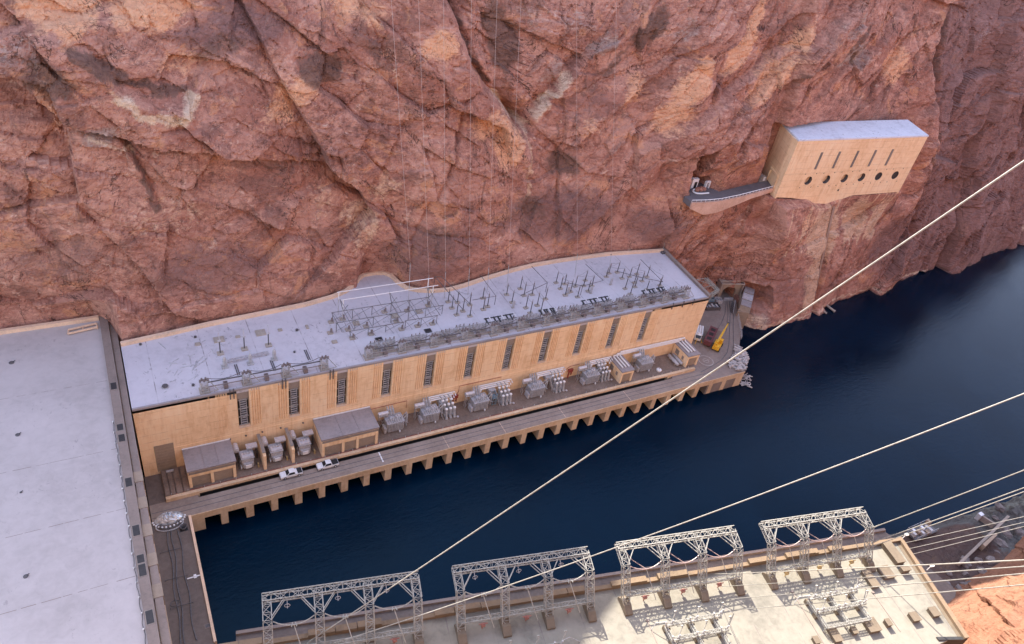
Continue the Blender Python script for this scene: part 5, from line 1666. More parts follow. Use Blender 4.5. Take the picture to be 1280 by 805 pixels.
# mobile crane
t = thing('mobile_crane', 'yellow mobile crane with its boom lowered on the platform', 'crane', (165.4, -1.6, 6.56), math.radians(33))
b = MB().box(-3.0, 2.6, -1.25, 1.25, 0.7, 1.5)
b.box(-2.6, -0.6, -1.2, 1.2, 1.5, 1.9)
b.build('chassis', M_yellow, t)
MB().box(0.9, 2.4, -1.2, -0.05, 1.5, 2.9).build('cab', M_yellow, t)
MB().box(2.41, 2.45, -1.1, -0.15, 2.0, 2.8).box(1.1, 2.2, -1.24, -1.205, 2.0, 2.8).build('cab_window', M_glass, t)
MB().box(-2.4, 0.6, 0.0, 1.2, 1.9, 2.9).build('engine_cover', M_yellow, t)
b = MB()
b.add([(-1.6, -0.1, 2.5), (-1.6, 0.7, 2.5), (-1.6, 0.7, 3.4), (-1.6, -0.1, 3.4), (7.0, 0.0, 3.6), (7.0, 0.6, 3.6), (7.0, 0.6, 4.3), (7.0, 0.0, 4.3)], [(0, 1, 2, 3), (4, 7, 6, 5), (0, 4, 5, 1), (1, 5, 6, 2), (2, 6, 7, 3), (3, 7, 4, 0)])
bo = b.build('boom', M_yellow, t)
b = MB()
b.add([(6.8, 0.08, 3.66), (6.8, 0.52, 3.66), (6.8, 0.52, 4.2), (6.8, 0.08, 4.2), (11.0, 0.12, 4.3), (11.0, 0.48, 4.3), (11.0, 0.48, 4.75), (11.0, 0.12, 4.75)], [(0, 1, 2, 3), (4, 7, 6, 5), (0, 4, 5, 1), (1, 5, 6, 2), (2, 6, 7, 3), (3, 7, 4, 0)])
b.build('boom_tip', M_yellow, bo)
MB().lathe([(0.5, -0.3), (0.5, 0.3)], (11.1, 0.3, 4.5), 10, 'y').build('sheave', M_steeldk, bo)
MB().bar((1.0, 0.3, 1.9), (3.5, 0.3, 3.3), 0.2, 8).build('ram', M_steeldk, t)
for x in (-2.1, 1.7):
    for s in (-1, 1):
        MB().lathe([(0.3, -0.25), (0.72, -0.22), (0.75, 0), (0.72, 0.22), (0.3, 0.25)], (x, s*1.3, 0.75), 12, 'y').build('wheel', M_rubber, t)
# maroon railcar
t = thing('flat_wagon', 'maroon steel wagon with dark openings parked on a dark pad', 'wagon', (165.6, 3.0, 6.56), math.radians(37))
b = MB().box(-5.2, 5.2, -1.35, 1.35, 0.7, 2.6)
b.build('body', M_maroon, t)
for x in (-3.1, 0.0, 3.1):
    MB().box(x-0.9, x+0.9, -0.8, 0.9, 2.6, 2.66).build('opening', M_black, t)
MB().box(-5.4, 5.4, -1.5, -1.35, 2.2, 2.75).build('side_rail', M_maroon, t)
MB().box(-5.4, 5.4, 1.35, 1.5, 2.2, 2.75).build('side_rail', M_maroon, t)
for x in (-3.8, 3.8):
    for s in (-1, 1):
        MB().lathe([(0.42, -0.1), (0.42, 0.1)], (x, s*0.9, 0.42), 10, 'y').build('wheel', M_steeldk, t)
structure('platform_pad', MB().prism([(161.6, 2.8), (160.0, -3.2), (173.9, 5.3), (171.4, 9.1)], 6.4, 6.572), M_deck)
# white flatbed with cylinders
t = thing('flatbed_truck', 'white flatbed truck loaded with white cylinders at the building corner', 'truck', (163.8, 7.8, 6.56), math.radians(48))
MB().box(-3.6, 2.8, -1.2, 1.2, 0.8, 1.1).build('bed', M_steel, t)
MB().extrude([(-6.0, 0.6), (-6.0, 1.5), (-5.2, 2.5), (-3.9, 2.5), (-3.9, 0.6)], -1.1, 1.1).build('cab', M_white, t)
MB().add([(-5.98, -0.95, 1.55), (-5.98, 0.95, 1.55), (-5.25, 0.95, 2.46), (-5.25, -0.95, 2.46)], [(0, 1, 2, 3)]).add([(-6.02, -0.95, 1.57), (-6.02, 0.95, 1.57), (-5.28, 0.95, 2.5), (-5.28, -0.95, 2.5)], [(0, 1, 2, 3)]).build('windscreen', M_glass, t)
for k in range(4):
    MB().lathe([(0.1, -3.2), (0.42, -3.0), (0.42, 2.7), (0.1, 2.9)], (-0.3, -1.35+k*0.9, 1.6), 10, 'x').build('cylinder', M_white, t)
for x in (-4.9, -2.0, 1.6):
    for s in (-1, 1):
        MB().lathe([(0.2, -0.15), (0.5, -0.13), (0.5, 0.13), (0.2, 0.15)], (x, s*1.05, 0.5), 12, 'y').build('wheel', M_rubber, t)
t = thing('red_van', 'red vehicle half hidden behind the powerhouse corner', 'van', (165.0, 14.6, 6.56), math.radians(48))
MB().extrude([(-2.4, 0.4), (-2.4, 1.2), (-1.6, 2.0), (2.3, 2.0), (2.4, 0.4)], -0.95, 0.95).build('body', M_red, t)
MB().box(-1.2, 1.8, -0.97, -0.95, 1.3, 1.8).box(-1.2, 1.8, 0.95, 0.97, 1.3, 1.8).build('window', M_glass, t)
for x in (-1.5, 1.5):
    for s in (-1, 1):
        MB().lathe([(0.2, -0.12), (0.38, -0.1), (0.38, 0.1), (0.2, 0.12)], (x, s*0.92, 0.38), 12, 'y').build('wheel', M_rubber, t)
t = thing('hoist_frame', 'yellow a-frame hoist beside the white flatbed truck', 'hoist', (160.4, 3.2, 6.56))
MB().bar((-2.3, -1.0, 0), (0.6, 1.4, 2.6), 0.13).bar((0.9, -1.2, 0), (0.6, 1.4, 2.6), 0.13).bar((-0.8, 0.2, 1.3), (0.75, 0.1, 1.3), 0.1).build('legs', M_yellow, t)
MB().box(0.1, 1.1, 1.1, 1.8, 2.3, 3.0).build('winch', M_white, t)
# helicopter ring painted on the platform
b = MB()
for r0, r1 in ((2.55, 2.8), (1.0, 1.15)):
    N = 40
    vs = [(156.2+r*math.cos(2*math.pi*k/N), -6.6+r*math.sin(2*math.pi*k/N), z) for z in (6.50, 6.568) for r in (r0, r1) for k in range(N)]
    fs = []
    for k in range(N):
        j = (k+1) % N
        fs += [(2*N+k, 3*N+k, 3*N+j, 2*N+j), (k, j, 2*N+j, 2*N+k), (N+k, 3*N+k, 3*N+j, N+j)]
    b.add(vs, fs)
b.box(154.9, 157.4, -6.7, -6.5, 6.5, 6.569)
structure('ground_marking', b, plain('worn_white_marking', (0.42, 0.38, 0.35), 0.8))
for pts, in (([(189.5, 21.2), (183.0, 14.4), (177.2, 9.7), (172, 6.6)],), ([(190.9, 20.8), (185, 13.5), (178.8, 6.6), (171.4, -1.6), (167.5, -5.2), (162.5, -8.0), (157.1, -9.6), (150, -11.2)],), ([(189.9, 21.0), (184.2, 13.9), (177.6, 6.9), (174.7, 4.2)],), ([(192.3, 20.4), (186.4, 13.2), (180.0, 5.9), (172.9, -2.6), (168.8, -6.6), (163.2, -9.6), (157.4, -11.3), (150, -12.5)],)):
    structure('crane_rail', MB().path([(x, y, 6.56) for x, y in pts], 0.11, 4), M_steeldk)
# stacked site cabins on a concrete shelf
t = thing('concrete_shelf', 'tan concrete shelf carrying the grey cabins beside the tunnel', 'wall', (193, 14, 6))
P(MB().prism([(186.6, 12.0), (190.6, 9.6), (202.0, 19.5), (200, 23.5), (198, 23)], 1, 8.9), 'block', M_shutter, t)
for i, (u, lb, z) in enumerate(((0.16, 'grey site cabin at the low end of the row by the tunnel', 0.0), (0.5, 'pale site cabin in the middle of the row by the tunnel', 0.25), (0.84, 'grey site cabin at the upper end of the row by the tunnel', 0.45))):
    x, y = 188.9+(199.3-188.9)*u, 11.2+(20.6-11.2)*u
    t = thing('site_cabin', lb, 'cabin', (x, y, 8.9), math.radians(42))
    MB().box(-2.15, 2.15, -1.9, 1.9, 0, 2.4+z).build('wall', M_pad, t)
    MB().box(-2.25, 2.25, -2.0, 2.0, 2.4+z, 2.6+z).box(-0.1, 0.1, -2.0, 2.0, 2.6+z, 2.68+z).build('roof', M_shedroof if i != 1 else M_silver, t)
    MB().box(-0.9, 0.9, 1.9, 1.95, 0.1, 2.1).build('door', M_steel, t)
t = thing('stepped_stair', 'dark steel stair between the cabins and the platform', 'stair', (186, 15.5, 6.56))
b = MB()
for k in range(7):
    b.box(0.2+k*0.5, 0.7+k*0.5, 0.6*k-2, 0.6*k-0.4, 0.3*k, 0.3*k+0.12)
b.build('tread', M_steeldk, t)
MB().bar((0.2, -2, 1.0), (3.7, 2.0, 3.2), 0.08).bar((0.2, -2, 0), (0.2, -2, 1.0), 0.08).bar((3.7, 2, 2), (3.7, 2, 3.2), 0.08).build('handrail', M_steel, t)
for (x, y, rz, w, d, h, mt_, lb) in ((179.8, 19.2, -14, 6.2, 3.6, 1.6, M_steeldk, 'large open dark skip beside the powerhouse end wall'), (181.5, 22.6, -14, 3.0, 2.0, 2.2, M_blue, 'blue-grey machine box behind the open dark skip'), (185.4, 21.8, -20, 2.8, 2.6, 1.6, M_trafo, 'grey-green equipment crate left of the tunnel portal')):
    t = thing('skip', lb, 'skip', (x, y, 6.56), math.radians(rz))
    b = MB().box(-w/2, w/2, -d/2, d/2, 0, 0.25).box(-w/2, -w/2+0.15, -d/2, d/2, 0.25, h).box(w/2-0.15, w/2, -d/2, d/2, 0.25, h).box(-w/2+0.15, w/2-0.15, -d/2, -d/2+0.15, 0.25, h).box(-w/2+0.15, w/2-0.15, d/2-0.15, d/2, 0.25, h)
    b.build('tub', mt_, t)
    b = MB()
    for k in range(5):
        x0 = -w*0.35+k*w*0.16
        b.box(x0, x0+w*0.12, -d*0.3+0.2*(k % 2), d*0.25, 0.25, 0.5+0.25*((k*7) % 5))
    b.build('contents', M_steel, t)
t = thing('platform_fence', 'wire fence along the river edge of the platform', 'fence', (181, 3, 6.56))
fe = [(188.4, 13.7), (184.4, 7.7), (180.8, 2.5), (178.2, -0.6)]
b = MB()
for i in range(len(fe)-1):
    for z in (7.1, 7.6, 8.1):
        b.bar((*fe[i], z), (*fe[i+1], z), 0.06)
P(b, 'rail', M_steel, t)
for i in range(16):
    u = i/15*(len(fe)-1)
    k = min(int(u), len(fe)-2)
    p = Vector(fe[k]).lerp(Vector(fe[k+1]), u-k)
    P(MB().bar((p.x, p.y, 6.5), (p.x, p.y, 8.2), 0.07), 'post', M_steel, t)
# drift pile at the platform corner: pale timbers and floats
t = thing('driftwood_pile', 'heap of bleached driftwood and floats on the platform corner', 'driftwood', (170, -9, 6.56))
random.seed(5)
M_drift = plain('bleached_driftwood', (0.46, 0.42, 0.40), 0.7, 0, 0.5, 1.0)
hull = [(162.8, -10.8), (164.0, -15.2), (168.2, -15.0), (171.8, -10.4), (175.2, -5.6), (174.6, -3.6), (172.4, -4.6), (168.6, -7.6)]
def in_poly(x, y, P_):
    c = False
    for i in range(len(P_)):
        x1, y1 = P_[i]
        x2, y2 = P_[i-1]
        if (y1 > y) != (y2 > y) and x < (x2-x1)*(y-y1)/(y2-y1)+x1:
            c = not c
    return c
b = MB()
cnt = 0
while cnt < 120:
    x, y = random.uniform(162, 176), random.uniform(-16, -3)
    if not in_poly(x, y, hull):
        continue
    cnt += 1
    a, l = random.uniform(0, 6.28), random.uniform(0.5, 1.7)
    z = 6.6+random.uniform(0.1, 0.9)
    dz = random.uniform(-0.22, 0.22)
    b.bar((x-math.cos(a)*l, y-math.sin(a)*l, max(6.65, z-dz)), (x+math.cos(a)*l, y+math.sin(a)*l, max(6.65, z+dz)), random.uniform(0.14, 0.38), 6)
o = P(b, 'timber', M_drift, t)
o['kind'] = 'stuff'
for i, (x, y, lb) in enumerate(((169.6, -16.4, 'clump of bleached driftwood afloat off the platform corner, nearer the quay wall'), (172.6, -13.0, 'clump of bleached driftwood afloat off the platform corner, farther out'))):
    t = thing('floating_drift', lb, 'driftwood', (x, y, 0.0))
    b = MB()
    for k in range(26):
        a, l = random.uniform(0, 6.28), random.uniform(0.4, 1.3)
        px_, py_ = random.gauss(0, 0.9), random.gauss(0, 0.8)
        b.bar((px_-math.cos(a)*l, py_-math.sin(a)*l, 0.1+random.random()*0.5), (px_+math.cos(a)*l, py_+math.sin(a)*l, 0.1+random.random()*0.5), random.uniform(0.08, 0.25), 6)
    o = b.build('timber', M_drift, t)
    o['kind'] = 'stuff'

# ================================================================== EQUIPMENT ON THE FAR ROOF
for x, y, w, d, lb in ((-1.8, 20.4, 2.7, 2.2, 'large beige plinth under the leftmost roof mast'), (9.0, 20.4, 2.6, 2.4, 'large beige plinth beside the third roof mast'), (-7.2, 20.0, 1.3, 1.1, 'small beige plinth nearest the dam end of the far roof'),
                       (14.2, 20.2, 1.1, 1.0, 'small beige plinth right of the large plinths'), (3.0, 20.3, 1.2, 0.8, 'small beige plinth beside the second roof mast'), (26.8, 11.3, 1.4, 1.2, 'small beige plinth left of the steel bus frame'),
                       (19.5+2, 19.6, 0.7, 1.6, 'narrow beige plinth left of the bulge in the roof'), (35.0, 17.6, 1.8, 1.8, 'beige plinth inside the left bay of the steel bus frame'), (46.8, 18.0, 2.2, 2.0, 'beige plinth inside the middle bay of the steel bus frame'), (54.5, 18.0, 2.0, 1.6, 'beige plinth inside the right bay of the steel bus frame')):
    t = thing('plinth', lb, 'plinth', (x, y, ROOF))
    MB().box(-w/2, w/2, -d/2, d/2, 0, 0.35).build('slab', M_pad, t)
    MB().box(-w*0.36, w*0.36, -d*0.36, d*0.36, 0.35, 0.48).build('top_plate', M_pad, t)
for x, y, lb in ((38.8, 9.0, 'black square hatch left of its twin below the steel bus frame'), (53.6, 8.9, 'black square hatch right of its twin below the steel bus frame')):
    t = thing('roof_hatch', lb, 'hatch', (x, y, ROOF))
    MB().box(-1.0, 1.0, -0.8, 0.8, 0, 0.3).build('frame', M_steeldk, t)
    MB().box(-0.85, 0.85, -0.65, 0.65, 0.3, 0.36).build('cover', M_black, t)

def mast(x, y, label, h=4.2, grp=None):
    t = thing('roof_mast', label, 'mast', (x, y, ROOF), 0, grp)
    MB().box(-0.8, 0.8, -0.7, 0.7, 0, 0.45).build('base', M_pad, t)
    MB().bar((0, 0, 0.4), (0, 0, h), 0.17, 6).build('pole', M_steeldk, t)
    b = MB().box(-0.45, 0.45, -0.2, 0.2, h, h+0.3)
    b.bar((0, 0, h+0.3), (0, 0, h+3.0), 0.09, 5)
    b.build('head', M_silver, t)
    return t
mast(-2.5, 14.7, 'leftmost tall pole mast on the far roof')
mast(3.6, 14.8, 'second tall pole mast on the far roof, between two plinths')
mast(9.8, 14.6, 'third tall pole mast on the far roof, by the large plinth')
def tower(x, y, label):
    t = thing('insulator_tower', label, 'insulator', (x, y, ROOF))
    MB().box(-0.8, 0.8, -0.7, 0.7, 0, 0.4).build('base', M_steel, t)
    b = MB()
    b.lathe([(0.5, 0.4), (0.55, 0.7), (0.4, 0.8), (0.55, 1.1), (0.4, 1.2), (0.55, 1.5), (0.4, 1.6), (0.55, 1.9), (0.4, 2.0), (0.5, 2.4), (0.35, 3.2), (0.2, 3.4)], (0, 0, 0), 9)
    b.build('stack', M_steel, t)
    MB().bar((0, 0, 3.4), (0.1, 0, 4.4), 0.08, 5).build('terminal', M_silver, t)
tower(-2.4, 9.2, 'leftmost ribbed insulator tower in front of the pole masts')
tower(3.8, 8.7, 'middle ribbed insulator tower in front of the pole masts')
tower(9.9, 8.7, 'rightmost ribbed insulator tower in front of the pole masts')
t = thing('lattice_beam', 'flat grey lattice beam lying between the ribbed insulator towers', 'beam', (3.5, 10.8, ROOF))
MB().truss((-5.2, -0.1, 0.6), (5.6, 0.4, 0.6), (0, 0, 1), 0.9, 0.4, 16, 0.06, 0.045).build('lattice', M_silver, t)
MB().box(-4.8, -4.4, -0.3, 0.3, 0, 0.35).box(4.6, 5.0, -0.1, 0.5, 0, 0.35).build('footing', M_steel, t)
for x, y, lb in ((0.2, 7.2, 'dark roof gutter pair left of the middle insulator'), (10.4-1.4, 6.3, 'dark roof gutter pair below the right insulator tower'), (18.4, 8.0, 'dark roof gutter pair right of the insulator towers')):
    t = thing('roof_gutter', lb, 'gutter', (x, y, ROOF))
    MB().box(-0.35, -0.12, -2.0, 2.2, 0, 0.16).build('channel', M_steeldk, t)
    MB().box(0.12, 0.35, -2.0, 2.2, 0, 0.16).build('channel', M_steeldk, t)
for x, y, s, lb in ((-7.3, 23.0, 0.3, 'small dark roof vent near the back parapet at the dam end'), (-10.8, 4.5, 0.3, 'small dark roof vent near the front edge at the dam end'), (18.5, 18.9, 0.35, 'small dark roof vent left of the roof bulge'), (15.5, 10.0, 0.25, 'tiny dark roof vent between gutters'), (-20.5, 23.6, 0.28, 'small dark roof vent in the back corner by the dam'), (-17, 6, 0.6, 'dark debris clump on the dam end of the far roof')):
    t = thing('roof_vent', lb, 'vent', (x, y, ROOF))
    MB().lathe([(s, 0), (s, 0.3), (s*1.3, 0.32), (s*1.1, 0.5)], (0, 0, 0), 8).build('pipe', M_steeldk, t)
    MB().lathe([(s*1.6, 0), (s*1.6, 0.06)], (0, 0, 0), 8).build('flashing', M_steel, t)

random.seed(77)
b = MB()
for k in range(46):
    x, y = random.gauss(-9.5, 3.2), random.gauss(12.5, 4.0)
    if not (-23 < x < 0 and 3 < y < 22):
        continue
    a, l = random.gauss(0.9, 0.5), random.expovariate(1.6)+0.15
    b.bar((x-l*math.cos(a), y-l*math.sin(a), ROOF+0.03), (x+l*math.cos(a), y+l*math.sin(a), ROOF+0.04), random.uniform(0.04, 0.12), 4)
o = b.build('roof_debris', M_steel)
tag(o, 'scattered dark scraps and scuffs on the dam end of the far white roof', 'debris')
o['kind'] = 'stuff'

# front-edge bus line: lattice stands, pipes and strings from the dam end to the far corner
def bus_stand(x, label, grp, wide=False):
    t = thing('bus_stand', label, 'bus stand', (x, 1.5, ROOF), 0, grp)
    MB().box(-1.2, 1.2, -0.9, 1.6, 0, 0.3).build('base', M_pad, t)
    b = MB().truss((0, 0.2, 0.3), (0, 0.5, 3.3), (0, 1, 0), 1.7, 1.5, 4, 0.09, 0.065)
    b.build('lattice', M_steel, t)
    c = MB().bar((1.0, 0.6, 3.2), (3.1, -0.7, 0.5), 0.09).bar((-0.9, 0.6, 3.2), (-0.2, -0.9, 0.4), 0.08).bar((3.1, -0.7, 0.5), (-0.2, -0.9, 0.4), 0.08)
    c.build('stay', M_galv, t)
    h = MB()
    for k in range(5):
        h.lathe([(0.12, 0), (0.34, 0.05), (0.12, 0.12), (0.3, 0.3), (0.1, 0.4), (0.28, 0.6), (0.1, 0.75)], (-0.8+k*0.45, 0.2+0.5*(k % 2), 3.3), 7)
    h.build('insulator', M_insul, t)
    return t
GB = 'lattice bus stands along the front edge of the far roof'
BS = bus_stand(-8.6, 'grey lattice bus stand on the roof edge nearest the dam', GB)
lbs = ['grey lattice bus stand above the first wall slot', 'grey lattice bus stand between the first and second wall slots', 'grey lattice bus stand left of the third wall slot', 'grey lattice bus stand below the left black hatch', 'grey lattice bus stand left of the fourth slot', 'grey lattice bus stand below the right black hatch',
       'grey lattice bus stand right of the fifth slot', 'grey lattice bus stand below the left black insulator row', 'grey lattice bus stand above the seventh slot', 'grey lattice bus stand between the two black insulator rows', 'grey lattice bus stand below the right black insulator row',
       'grey lattice bus stand above the ninth slot', 'grey lattice bus stand left of the tenth slot', 'grey lattice bus stand right of the tenth slot', 'grey lattice bus stand above the last slot', 'grey lattice bus stand next to the far roof corner']
xsb = [1.4, 11.2, 21.1, 33.5, 43.0, 52.5, 62.0, 71.5, 80.5, 89.5, 99.0, 108.0, 117.0, 126.0, 135.0, 144.5]
for x, lb in zip(xsb, lbs):
    dup(BS, (x, 1.5 if x < 30 else 2.3, ROOF), label=lb, group=GB)
allx = [-8.6]+xsb
spans = [(a, c) for a, c in zip(allx[:-1], allx[1:])]
def span_label(i):
    return ('bus pipes along the roof edge nearest the dam' if i == 0 else ('bus pipes left of the ' if False else 'bus pipes on the roof edge between %s' % ['', 'the first slot and the second', 'the second slot and the third', 'the two halves of the bus line', 'the left black hatch and its right neighbour', 'the fourth slot and the right hatch', 'the fifth slot and the right hatch', 'the fifth and sixth slots', 'the sixth slot and left insulator row', 'the seventh slot and left insulator row', 'the seventh slot and right insulator row', 'the eighth slot and right insulator row', 'the ninth slot and right insulator row', 'the ninth and tenth slots', 'the tenth slot and its next stand', 'the tenth and last slots'][i]))
for i, (a, c) in enumerate(spans):
    if i == 3:
        continue
    yy = 1.9 if a < 30 else 2.6
    t = thing('bus_pipes', span_label(i), 'bus pipes', ((a+c)/2, yy, ROOF))
    h = (c-a)/2-0.9
    MB().bar((-h, 0.4, 2.2), (h, 0.4, 2.2), 0.2, 6).build('pipe', M_steeldk, t)
    MB().bar((-h, -0.5, 1.5), (h, -0.5, 1.5), 0.15, 6).build('pipe', M_insul, t)
    MB().path([(-h+2*h*k/8, 0.9, 3.2-1.1*4*(k/8)*(1-k/8)) for k in range(9)], 0.085, 5).build('string', M_steeldk, t)
    MB().box(-0.5, 0.5, -0.9, 0.7, 0.0, 1.35).build('support', M_insul, t)
    if a > 30:
        b = MB()
        for k in range(7):
            u = -h+2*h*(k+0.3)/7
            b.bar((u, 1.8, 0.1), (u+0.5, 2.4, 2.5), 0.1, 5).bar((u+0.5, 2.4, 2.5), (u+1.1, 0.5, 2.2), 0.07, 4)
            b.bar((u, 1.8, 0.2), (u+1.2, 1.8, 1.3), 0.06, 4)
        b.build('switch_blade', M_steel, t)
        MB().truss((-h, 2.9, 1.5), (h, 2.9, 1.5), (0, 0, 1), 0.8, 0.7, 9, 0.06, 0.05).build('back_lattice', M_steel, t)
        MB().bar((-h, -1.5, 0.9), (h+1.8, -1.5, 0.9), 0.09).bar((-h, -2.1, 1.5), (h+1.8, -2.1, 1.5), 0.08).build('edge_rail', M_steel, t)
        MB().box(-h+0.5, -h+3.4, -0.6, 2.6, 0.0, 0.06).box(0.6, h-0.4, 0.2, 2.8, 0, 0.06).build('floor_plate', M_pad, t)
# steel frame at the bulge
t = thing('steel_rack', 'dark steel bus frame on the roof in front of the bulge', 'steel frame', (44, 15, ROOF))
b = MB()
rows = ((20.2, 28.6, 58.2, 3.3), (15.4, 28.2, 61.0, 3.3), (11.7, 31.0, 47.2, 2.6), (11.6, 47.2, 57.6, 3.0))
for y, x0, x1, h in rows:
    b.bar((x0-44, y-15, h), (x1-44, y-15, h), 0.11)
    n = int((x1-x0)/5)
    for k in range(n+1):
        x = x0+0.3+(x1-x0-0.6)*k/n-44
        b.bar((x, y-15, 0), (x, y-15, h), 0.11)
        if k < n:
            b.bar((x, y-15, h), (x+2.0, y-15.8, 0.1), 0.06)
            b.bar((x, y-15, 0.4), (x+(x1-x0)/n, y-15, h), 0.055)
for x in (28.6, 32.0, 37.3, 46.2, 51.3, 57.9):
    b.bar((x-44, 5.2, 3.3), (x-43.6, -3.4, 2.8), 0.1)
for x in (31.9, 46.4, 58.2):
    b.bar((x-44, 5.2, 3.3), (x-45.2, 4.6, 8.0), 0.12).bar((x-44, 5.2, 3.3), (x-43.2, 3.5, 6.5), 0.09)
    b.bar((x-44+1.2, 0.4, 3.3), (x-45.2, 4.6, 8.0), 0.08)
b.build('frame', M_greysteel, t)
fb = MB()
for x, y in ((28.4, 20.0), (26.8, 15.4), (31.9, 20.5), (31.9, 15.4), (31.9, 11.5), (37.2, 15.6), (37.4, 11.9), (44.5, 20.6), (46.3, 15.4), (46.4, 11.6), (51.2, 19.4), (58.2, 20.3), (51.4, 11.7), (56.0, 11.6)):
    MB().box(x-44.75, x-43.25, y-15.65, y-14.35, 0, 0.4).build('footing', M_pad, t)
    MB().lathe([(0.2, 0.4), (0.4, 0.5), (0.2, 0.7), (0.38, 0.9), (0.2, 1.1), (0.34, 1.4), (0.12, 1.7)], (x-44+0.3, y-15, 0), 8).build('insulator', M_insul, t)
for x0, x1, y, z, lb in ((30.9, 59.6, 23.0, 8.0, 'upper white bus tube over the steel frame, farther from the edge'), (31.0, 59.6, 19.2, 8.0, 'lower white bus tube over the steel frame, nearer the edge')):
    t = thing('bus_tube', lb, 'tube', ((x0+x1)/2, y, ROOF))
    h = (x1-x0)/2
    MB().bar((-h, 0, z), (h+0.6, 0, z), 0.12, 6).build('tube', M_white, t)
    for u in (-h+0.5, h-0.9):
        MB().bar((u, 0, z), (u-0.1, -0.3, z-2.3), 0.14, 6).build('hanger', M_white, t)
        MB().bar((u-0.1, -0.3, 0), (u-0.1, -0.3, z-2.3), 0.1, 5).build('post', M_steel, t)
# insulator posts
PP = dict(a=[(64.9, 20.4), (64.8, 17.2), (64.8, 13.7), (67.6, 19.4), (67.4, 14.9), (70.8, 17.3), (76.3, 19.4), (75.8, 15.0), (73.9, 14.0), (68.5, 12.1)],
          b=[(84.6, 19.2), (84.4, 15.0), (90.5, 21.0), (89.9, 17.3), (92.8, 17.1), (96.0, 13.9), (87.4, 11.3), (91.6, 11.5), (87.5, 8.5), (91.5, 8.7)],
          c=[(104.1, 21.1), (103.8, 17.7), (106.6, 19.7), (103.5, 14.0), (106.3, 15.3), (109.5, 17.6), (107.1, 12.1), (114.9, 19.8), (112.5, 14.1), (112.6, 17.2), (115.4, 16.4)],
          d=[(125.6, 21.5), (123.5, 19.9), (128.9, 21.2), (128.6, 17.7), (131.9, 17.8), (126.1, 12.1), (131.5, 14.3), (134.9, 14.5), (130.2, 12.1), (126.1, 8.9), (135.5, 18.6), (138.2, 16.2), (133.4, 9.6), (137.2, 8.4), (139.8, 10.6)])
pl = dict(a='thin dark insulator post in the cluster right of the steel bus frame', b='thin dark insulator post in the cluster at the middle of the far roof', c='thin dark insulator post in the cluster behind the right black insulator row', d='thin dark insulator post in the cluster nearest the far roof corner')
pg = dict(a='insulator posts right of the steel bus frame', b='insulator posts at the middle of the far roof', c='insulator posts behind the right black insulator row', d='insulator posts nearest the far roof corner')
proto = None
for k in 'abcd':
    for x, y in PP[k]:
        if proto is None:
            proto = thing('insulator_post', pl[k], 'insulator post', (x, y, ROOF), 0, pg[k])
            MB().box(-0.75, 0.75, -0.55, 0.55, 0, 0.35).build('base', M_pad, proto)
            MB().lathe([(0.2, 0.3), (0.15, 0.6), (0.13, 3.6), (0.2, 3.7), (0.16, 3.8)], (0, 0, 0), 7).build('post', M_steeldk, proto)
            MB().lathe([(0.1, 0), (0.2, 0.15), (0.1, 0.3), (0.2, 0.45), (0.08, 0.7), (0.05, 1.4)], (0, 0, 3.8), 7).build('insulator', M_insul, proto)
            bpy.context.view_layer.update()
        else:
            r = dup(proto, (x, y, ROOF), random.uniform(-0.2, 0.2), pl[k], pg[k])
            r.scale = (1, 1, random.uniform(0.8, 1.12))
for pts, lb in (([(66.0, 12.5, 33), (61.2, 24, 38.0), (63.5, 24, 37.5), (69, 13.5, 33.5)], 'steel a-frame strut in the cluster right of the bus frame'), ([(70.5, 15.5, 33.5), (78.5, 15.5, 33.5), (76.0, 22.5, 37)], 'steel cross strut in the cluster right of the bus frame'),
                ([(86, 13.5, 33.8), (98.0, 17.5, 33.8), (95.5, 24.5, 36)], 'steel cross strut at the middle of the far roof'), ([(104.5, 16, 33.8), (108.8, 13.0, 33.8), (117.5, 14.0, 33.8), (115.5, 22.5, 35)], 'steel cross strut in the cluster behind the right insulator row'), ([(125, 18, 33.8), (131, 13, 33.8), (139, 9, 33), (137, 20.5, 35)], 'steel cross strut in the cluster nearest the far roof corner')):
    t = thing('bus_strut', lb, 'strut', pts[0])
    P(MB().path(pts, 0.1, 5), 'strut', M_steeldk, t)
    P(MB().bar((pts[1][0], pts[1][1], ROOF), pts[1], 0.09, 5), 'post', M_steeldk, t)
GD = 'grey disconnectors behind the roof-edge bus line'
DC = None
for i, x in enumerate((36.5, 41.0, 48.5, 57.5, 62.5, 66.5, 84.5, 97.5, 101.5, 119.0, 122.5, 141.5, 146.0)):
    if DC is None:
        DC = thing('disconnector', 'grey three-pole disconnector behind the bus line on the roof edge', 'switch', (x, 6.3, ROOF), 0, GD)
        MB().box(-1.5, 1.5, -0.7, 0.7, 0, 0.25).build('base', M_pad, DC)
        MB().box(-1.5, 1.5, -0.15, 0.15, 1.5, 1.7).build('frame', M_steel, DC)
        for k in range(3):
            MB().bar((-1.2+k*1.2, 0, 0.25), (-1.2+k*1.2, 0, 1.5), 0.09, 5).build('leg', M_steel, DC)
            MB().lathe([(0.1, 0), (0.2, 0.1), (0.1, 0.2), (0.2, 0.35), (0.1, 0.45), (0.2, 0.6), (0.08, 0.8)], (-1.2+k*1.2, 0, 1.7), 7).build('insulator', M_insul, DC)
            MB().bar((-1.2+k*1.2, 0, 2.5), (-0.7+k*1.2, -1.6, 3.3), 0.06, 5).build('blade', M_silver, DC)
    else:
        r_ = dup(DC, (x, 5.6+0.9*((i*5) % 3)/2, ROOF), group=GD)
